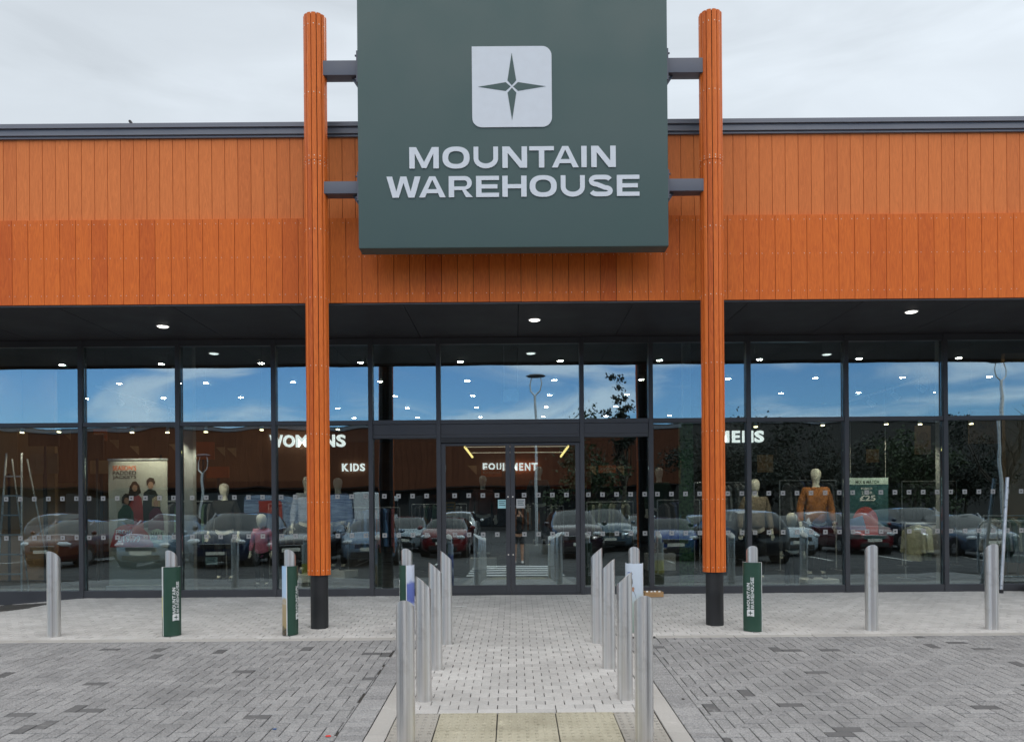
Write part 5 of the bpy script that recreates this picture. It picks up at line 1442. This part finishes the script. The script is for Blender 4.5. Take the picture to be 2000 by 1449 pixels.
# ------------------------------------------------------------------ the car park behind, seen mirrored in the glass
def PR(px, D):
    """X of a thing whose mirror image stands at pixel px; D = distance by way of the glass"""
    return P(px, 1000, D)[0], 24.0 - D
tyre = mat('tyre_rubber', (.015, .015, .016), .85); rim_m = mat('alloy_rim', (.45, .46, .48), .35, .8); carglass = mat('car_glass', (.012, .016, .02), .06, spec=.8, var=.02)
trim = mat('black_trim', (.012, .012, .013), .5); lampg = mat('headlamp_glass', (.62, .66, .70), .12, .3); platem = mat('plate_white', (.6, .6, .55), .5)
def carpaint(n, c): return mat('paint_' + n, c, .22, .25, var=.03, coat=1.0, rvar=.03)
def make_car(kind, paint, label, X, Y, rz=0):
    Lc, Wc, H, hood, beltz, ws0, ws1, rf, rw = {
        'hatch': (4.0, 1.74, 1.48, .96, .98, 1.15, .42, -1.45, -1.92),
        'suv': (4.6, 1.90, 1.70, 1.12, 1.12, 1.25, .55, -1.75, -2.15),
        'mini': (3.8, 1.72, 1.44, .98, .98, .92, .50, -1.45, -1.80),
        'saloon': (4.6, 1.80, 1.44, .92, .94, 1.10, .30, -1.20, -2.00)}[kind]
    t = thing('parked_car', label, 'car', (X, Y, 0), R(rz), group='cars parked across the road and mirrored in the shop glass')
    F = Lc / 2
    # stations from nose to tail: y, half width factor, lower z, shoulder z, top z, roof half width factor
    ST = [(F, .62, .34, .60, .68, .60), (F - .06, .80, .24, .70, .78, .76), (F - .18, .90, .21, hood - .16, hood - .10, .82), (F - .5, .97, .20, hood - .09, hood - .03, .84),
          ((F + ws0) / 2 - .1, 1.0, .20, hood - .04, hood + .02, .84), (ws0, 1.0, .20, beltz - .02, hood + .06, .80), ((ws0 + ws1) / 2, 1.0, .20, beltz, (hood + H) / 2 + .10, .74),
          (ws1, 1.0, .20, beltz + .01, H - .03, .68), (ws1 - .45, 1.0, .20, beltz + .02, H, .68), (-.6, 1.0, .20, beltz + .03, H, .68), (rf + .3, 1.0, .20, beltz + .05, H - .03, .67), (rf, .99, .22, beltz + .06, H - .09, .66),
          ((rf + rw) / 2, .96, .24, beltz + .04, (H + beltz) / 2 + .06, .70), (rw, .90, .28, beltz - .02, beltz + .06, .74), (max(-F, rw - .1) if kind != 'saloon' else -F, .80, .36, .80, .88, .68)]
    hw = Wc / 2; rings = []
    for (y, wf, zb_, zs_, zt_, rf_) in ST:
        w_ = hw * wf; m_ = (zb_ + zs_) / 2
        half = [(0, zb_), (w_ * .82, zb_), (w_ * .96, zb_ + .10), (w_, m_), (w_ * .985, zs_ - .05), (w_ * .95, zs_)]
        rwid = min(w_ * .93, hw * rf_)
        half += [((w_ * .95 + rwid) / 2 + .02, (zs_ + zt_) / 2), (rwid, zt_ - .05 * min(1, (zt_ - zs_) * 3)), (rwid * .6, zt_ - .005), (0, zt_)]
        rings.append([(x, y, z) for x, z in half] + [(-x, y, z) for x, z in half[-2:0:-1]])
    n = len(rings[0]); body, gl = MB(), MB()
    allv = [v for r in rings for v in r]; body.v = list(allv); gl.v = list(allv)
    for j in range(len(rings) - 1):
        for k in range(n):
            k2 = (k + 1) % n; f = (j * n + k, j * n + k2, (j + 1) * n + k2, (j + 1) * n + k)
            kk = k if k < 9 else n - 1 - k
            cab = 5 <= j <= 12
            isg = False
            if cab and kk in (5, 6) and 5 <= j <= 11: isg = not (j == 8 and False)
            if j in (5, 6) and kk in (7, 8): isg = True
            if j in (11, 12) and kk in (7, 8) and kind != 'saloon': isg = True
            if kind == 'saloon' and j in (11, 12) and kk in (7, 8): isg = True
            (gl if isg else body).f.append(f); (gl if isg else body).m.append(0)
    body.f.append(tuple(range(n))); body.m.append(0); e = (len(rings) - 1) * n; body.f.append(tuple(e + k for k in range(n))); body.m.append(0)
    def clean(mb, nm_, m_, par):
        me_ = mb.mesh(nm_); bm = bmesh.new(); bm.from_mesh(me_)
        bmesh.ops.delete(bm, geom=[v for v in bm.verts if not v.link_faces], context='VERTS'); bm.to_mesh(me_); bm.free()
        for p_ in me_.polygons: p_.use_smooth = True
        return link(nm_, me_, par, m_)
    clean(body, 'body', paint, t); clean(gl, 'car_window', carglass, t)
    for s_ in (-1, 1):
        MB().tube((s_ * hw * .70, ws0, beltz + .02), (s_ * hw * .70, ws1, H - .05), .03, n=6).build('pillar', paint, t, smooth=True)
        MB().lathe([(.03, -.07), (.10, -.02), (.10, .05), (.04, .08)], 10, c=(s_ * (hw + .12), ws0 - .12, beltz + .08), sy=.6).build('wing_mirror', paint, t, smooth=True)
        hl = MB(); hl.lathe([(.04, -.07), (.15, -.04), (.17, .03), (.10, .08)], 14, c=(s_ * hw * .70, F - .13, .72 + (hood - .96) * .8), sy=.75, sx=1.15); hl.build('headlight', lampg, t, smooth=True)
        for wy in (F - .82, -F + .80):
            rr_ = .32 if kind != 'suv' else .37
            MB().tube((s_ * (hw - .20), wy, rr_), (s_ * (hw + .015), wy, rr_), rr_, n=22).build('tyre', tyre, t, auto=True)
            wl = t.children[-1]
            MB().tube((s_ * (hw + .0155), wy, rr_), (s_ * (hw + .025), wy, rr_), rr_ * .62, n=14).build('rim', rim_m, wl, auto=True)
            MB().tube((s_ * (hw - .26), wy, rr_ + .02), (s_ * (hw + .004), wy, rr_ + .02), rr_ + .055, n=22).build('wheel_arch', trim, t, auto=True)
    zg_ = .60 + (hood - .96) * .7
    MB().box((-hw * .46, F - .05, zg_ - .07), (hw * .46, F + .012, zg_ + .07), bev=.02).build('grille', trim, t)
    MB().box((-hw * .60, F - .10, .26), (hw * .60, F + .008, .42), bev=.02).build('air_intake', trim, t)
    MB().box((-.26, F + .013, .45), (.26, F + .028, .56)).build('number_plate', platem, t)
    MB().box((-hw * .5, F - .02, zg_ + .071), (hw * .5, F + .016, zg_ + .085)).build('chrome_strip', lampg, t)
    return t
CARS = [('hatch', 'maroon', (.10, .012, .015), 110, 24.5, 4, 'dark red hatchback mirrored at the far left of the glass'),
        ('hatch', 'pale_blue', (.30, .42, .55), 283, 23.8, -3, 'pale blue hatchback mirrored below the padded jackets banner'),
        ('suv', 'navy', (.012, .022, .06), 440, 23.6, 0, 'navy estate with a chrome grille mirrored right of the banner'),
        ('saloon', 'black', (.02, .012, .014), 590, 24.6, 3, 'black car mirrored behind the left timber column'),
        ('hatch', 'ice_blue', (.26, .36, .50), 712, 24.0, -6, 'ice blue car mirrored just right of the left timber column'),
        ('hatch', 'silver_blue', (.42, .52, .60), 790, 31, 0, 'silver blue small car mirrored in the left side light'),
        ('mini', 'red', (.22, .022, .025), 870, 28.0, 2, 'small red car mirrored left of the doors'),
        ('suv', 'plum_black', (.045, .025, .035), 1122, 27.5, -4, 'plum black tall car mirrored at the right edge of the doors'),
        ('suv', 'steel_blue', (.12, .18, .24), 1185, 31.5, 0, 'steel blue tall car mirrored in the right side light'),
        ('hatch', 'white_blue', (.50, .58, .66), 1262, 33, 5, 'pale car mirrored between the side light and the blue hatchback'),
        ('mini', 'bright_blue', (.03, .09, .34), 1322, 25.5, 4, 'bright blue hatchback mirrored left of the right timber column'),
        ('suv', 'gloss_black', (.014, .017, .022), 1462, 23.2, 174, 'black tall car parked nose out behind the right green sleeve mirror image'),
        ('mini', 'white', (.50, .60, .70), 1540, 26.5, -8, 'small pale blue white car mirrored beside the brown fleece mannequin'),
        ('hatch', 'dark_red', (.20, .02, .03), 1695, 27, 0, 'dark red car mirrored under the teal poster'),
        ('suv', 'dark_blue', (.02, .035, .08), 1815, 28, 0, 'dark blue tall car mirrored at the right end'),
        ('saloon', 'grey_blue', (.10, .14, .20), 1915, 26, 0, 'grey blue saloon mirrored at the far right')]
for kd, cn, c, px, D, rz, lb in CARS:
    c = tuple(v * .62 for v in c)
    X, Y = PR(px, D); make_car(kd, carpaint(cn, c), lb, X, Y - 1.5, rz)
rr3 = random.Random(5); far_c = [('far_silver', (.35, .37, .40)), ('far_white', (.6, .6, .6)), ('far_black', (.02, .02, .02)), ('far_blue', (.04, .08, .2)), ('far_red', (.25, .03, .03)), ('far_grey', (.12, .12, .13))]
fp = [carpaint(*c) for c in far_c]; _O = ['first', 'second', 'third', 'fourth', 'fifth', 'sixth', 'seventh', 'eighth', 'ninth', 'tenth', 'eleventh', 'twelfth', 'thirteenth', 'fourteenth', 'fifteenth', 'sixteenth']
for k in range(16):
    X = -24 + k * 3.05 + rr3.uniform(-.2, .2)
    if abs(X) < 1.6: continue
    ci = rr3.randrange(6); kd = ('hatch', 'suv', 'saloon')[rr3.randrange(3)]
    make_car(kd, fp[ci], f'{far_c[ci][0][4:]} {kd if kd != "suv" else "tall car"} in the back row of bays, {_O[k]} from the left', X, -17.0, 180)

# lorry side glimpsed beside the left column
t = thing('delivery_lorry', 'white and blue lorry with a red panel mirrored behind the left timber column', 'lorry', (PR(625, 37)[0], PR(625, 37)[1], 0), R(8))
MB().box((-3.2, -1.2, .9), (2.0, 1.2, 2.45), bev=.05).build('cargo_box', mat('lorry_blue_white', (.10, .14, .24), .35, scale=3.5, c2=(.40, .48, .60), stretch=(.35, 1, 5)), t)
MB().box((-2.6, 1.2005, 1.2), (-1.4, 1.22, 2.2)).build('red_panel', mat('lorry_red', (.45, .06, .04), .4), t)
MB().box((2.05, -1.1, .6), (3.6, 1.1, 2.6), bev=.12).build('cab', mat('lorry_white', (.6, .62, .65), .35), t)
MB().box((3.45, -.95, 1.6), (3.62, .95, 2.35), bev=.03).build('windscreen', carglass, t)
MB().box((-3.1, -1.0, .55), (3.3, 1.0, .88)).build('chassis', trim, t)
for wx in (-2.2, -1.2, 2.7):
    for s_ in (-1, 1): MB().tube((wx, s_ * .85, .48), (wx, s_ * 1.15, .48), .48, n=20).build('wheel', tyre, t, auto=True)

# opposite shops
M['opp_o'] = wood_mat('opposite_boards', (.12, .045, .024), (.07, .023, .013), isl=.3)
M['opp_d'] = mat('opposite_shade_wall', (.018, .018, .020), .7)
opp = thing('retail_block', 'long orange clad shop block across the car park, mirrored in the glass', 'building', (0, -45, 0))
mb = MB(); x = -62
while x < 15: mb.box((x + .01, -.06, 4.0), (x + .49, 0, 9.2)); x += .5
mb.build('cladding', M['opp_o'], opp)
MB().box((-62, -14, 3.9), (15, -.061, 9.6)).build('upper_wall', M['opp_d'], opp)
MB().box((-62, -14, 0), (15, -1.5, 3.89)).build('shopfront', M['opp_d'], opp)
MB().box((-62.1, -.2, 9.21), (15.1, .10, 9.5)).build('coping', M['coping'], opp)
for k in range(12):
    xx = -60 + k * 6.3
    MB().box((xx, -1.49, .4), (xx + 4.6, -1.42, 3.4)).build('shop_window', carglass, opp)
opp2 = thing('far_shed', 'low dark grey shed behind the trees, mirrored at the right of the glass', 'building', (45, -52, 0))
MB().box((-29, -10, 0), (30, 0, 10.3)).build('wall', mat('dark_shed_wall', (.030, .030, .030), .7, scale=1), opp2)
MB().box((-29.2, -10.2, 10.301), (30.2, .15, 10.6)).build('roof', M['coping'], opp2)

# street lamps
def street_lamp(px, D, h, label, loop=True):
    X, Y = PR(px, D); t = thing('street_lamp', label, 'street lamp', (X, Y, 0), group='street lamps in the car park')
    MB().tube((0, 0, 0), (0, 0, h - .9), .085, .05, n=14).build('pole', M['galv'], t, auto=True)
    lp_ = MB()
    for s_ in (-1, 1):
        pts = [(0, 0, h - .92), (s_ * .2, 0, h - .7), (s_ * .26, 0, h - .4), (s_ * .2, 0, h - .08)]
        rail(lp_, pts, .028, 8)
    lp_.build('yoke', M['galv'], t, auto=True)
    MB().lathe([(.10, -.07), (.40, -.035), (.46, 0), (.34, .06), (.12, .10)], 24, c=(0, 0, h)).build('lamp_head', M['bracket'], t, auto=True)
street_lamp(1047, 38, 8.3, 'tall street lamp mirrored in the panes above the doors')
street_lamp(1955, 33, 8.0, 'tall street lamp mirrored at the far right')
street_lamp(395, 44, 4.9, 'low street lamp mirrored faintly above the black jacket mannequin')

# trees
bark = mat('bark', (.05, .04, .03), .9, bump=.4); leafm = [mat('leaf_green', (.026, .045, .014), .6, var=.4, scale=3), mat('leaf_dark', (.009, .016, .009), .6, var=.4, scale=3)]
def tree(px, D, h, cr_, label, nl=1500, lm=0, bare=False, cz=.62):
    X, Y = PR(px, D); rt = random.Random(int(px * 3 + D)); t = thing('tree', label, 'tree', (X, Y, 0), group='trees round the car park')
    tk = MB(); tk.tube((0, 0, -.1), (.1, 0, h * .45), h * .022, h * .013, n=8)
    tips = []
    for k in range(9 if not bare else 14):
        a = rt.uniform(0, 6.28); z0 = h * rt.uniform(.25, .5); l = cr_ * rt.uniform(.6, 1.0)
        p1 = (math.cos(a) * l * .5, math.sin(a) * l * .5, z0 + h * .18); p2 = (math.cos(a + .3) * l * .9, math.sin(a + .3) * l * .9, z0 + h * rt.uniform(.3, .48))
        tk.tube((.05, 0, z0), p1, h * .009, h * .006, n=6); tk.tube(p1, p2, h * .006, h * .002, n=5); tips.append(p2)
        for q in range(5 if bare else 2):
            e = tuple(p1[i] + (p2[i] - p1[i]) * rt.random() for i in range(3)); f = (e[0] + rt.uniform(-1, 1) * cr_ * .3, e[1] + rt.uniform(-1, 1) * cr_ * .3, e[2] + rt.uniform(.1, .9) * cr_ * .4)
            tk.tube(e, f, h * .003, h * .001, n=4); tips.append(f)
    tk.build('trunk', bark, t, smooth=True)
    if bare: return
    lf = MB(); cl_ = [Vector((rt.gauss(0, .42) * cr_, rt.gauss(0, .42) * cr_, h * cz + rt.gauss(0, .20) * h)) for _ in range(26)]
    for _ in range(nl):
        c = rt.choice(cl_); p = c + Vector((rt.gauss(0, 1), rt.gauss(0, 1), rt.gauss(0, .8))) * cr_ * .17
        s_ = rt.uniform(.10, .2) * (h / 9)
        u = Vector((rt.uniform(-1, 1), rt.uniform(-1, 1), rt.uniform(-1, 1))).normalized() * s_; v = u.cross(Vector((rt.uniform(-1, 1), rt.uniform(-1, 1), rt.uniform(-1, 1)))).normalized() * s_ * .6
        lf.poly([p - u, p - v, p + u, p + v])
    lf.build('crown', leafm[lm], t)
tree(1150, 48, 6.6, 2.4, 'leafy green tree mirrored between the door and the right side light', 2600, 0)
tree(1215, 62, 9.9, 1.15, 'tree whose top rises above the transom over the right side light', 1100, 1, cz=.82)
tree(1400, 60, 8.2, 3.4, 'dense dark tree mirrored behind the right timber column', 5000, 1, cz=.5)
tree(1500, 66, 8.8, 3.6, 'dark tree mirrored behind the MENS lettering', 5000, 1, cz=.5)
tree(1590, 58, 7.8, 3.2, 'dark tree mirrored above the brown fleece mannequin', 5000, 1, cz=.5)
tree(1690, 64, 8.6, 3.6, 'dark tree mirrored above the teal poster', 5000, 1, cz=.5)
tree(1790, 60, 8.0, 3.4, 'green tree mirrored left of the last window bar', 5000, 0, cz=.5)
tree(1880, 64, 8.2, 3.4, 'dark tree mirrored right of the last window bar', 5000, 1, cz=.5)
tree(1965, 52, 9.5, 3.0, 'bare tree mirrored at the far right', bare=True)
tree(115, 76, 11.5, 3.0, 'bare tree mirrored over the orange block at the far left', bare=True)
tree(320, 78, 11.6, 3.4, 'bare tree mirrored over the orange block left of the second window bar', bare=True)
tree(520, 78, 11.4, 3.2, 'bare tree mirrored over the orange block left of the left timber column', bare=True)
tree(790, 80, 11.8, 2.6, 'bare tree mirrored over the orange block above the left side light', bare=True)
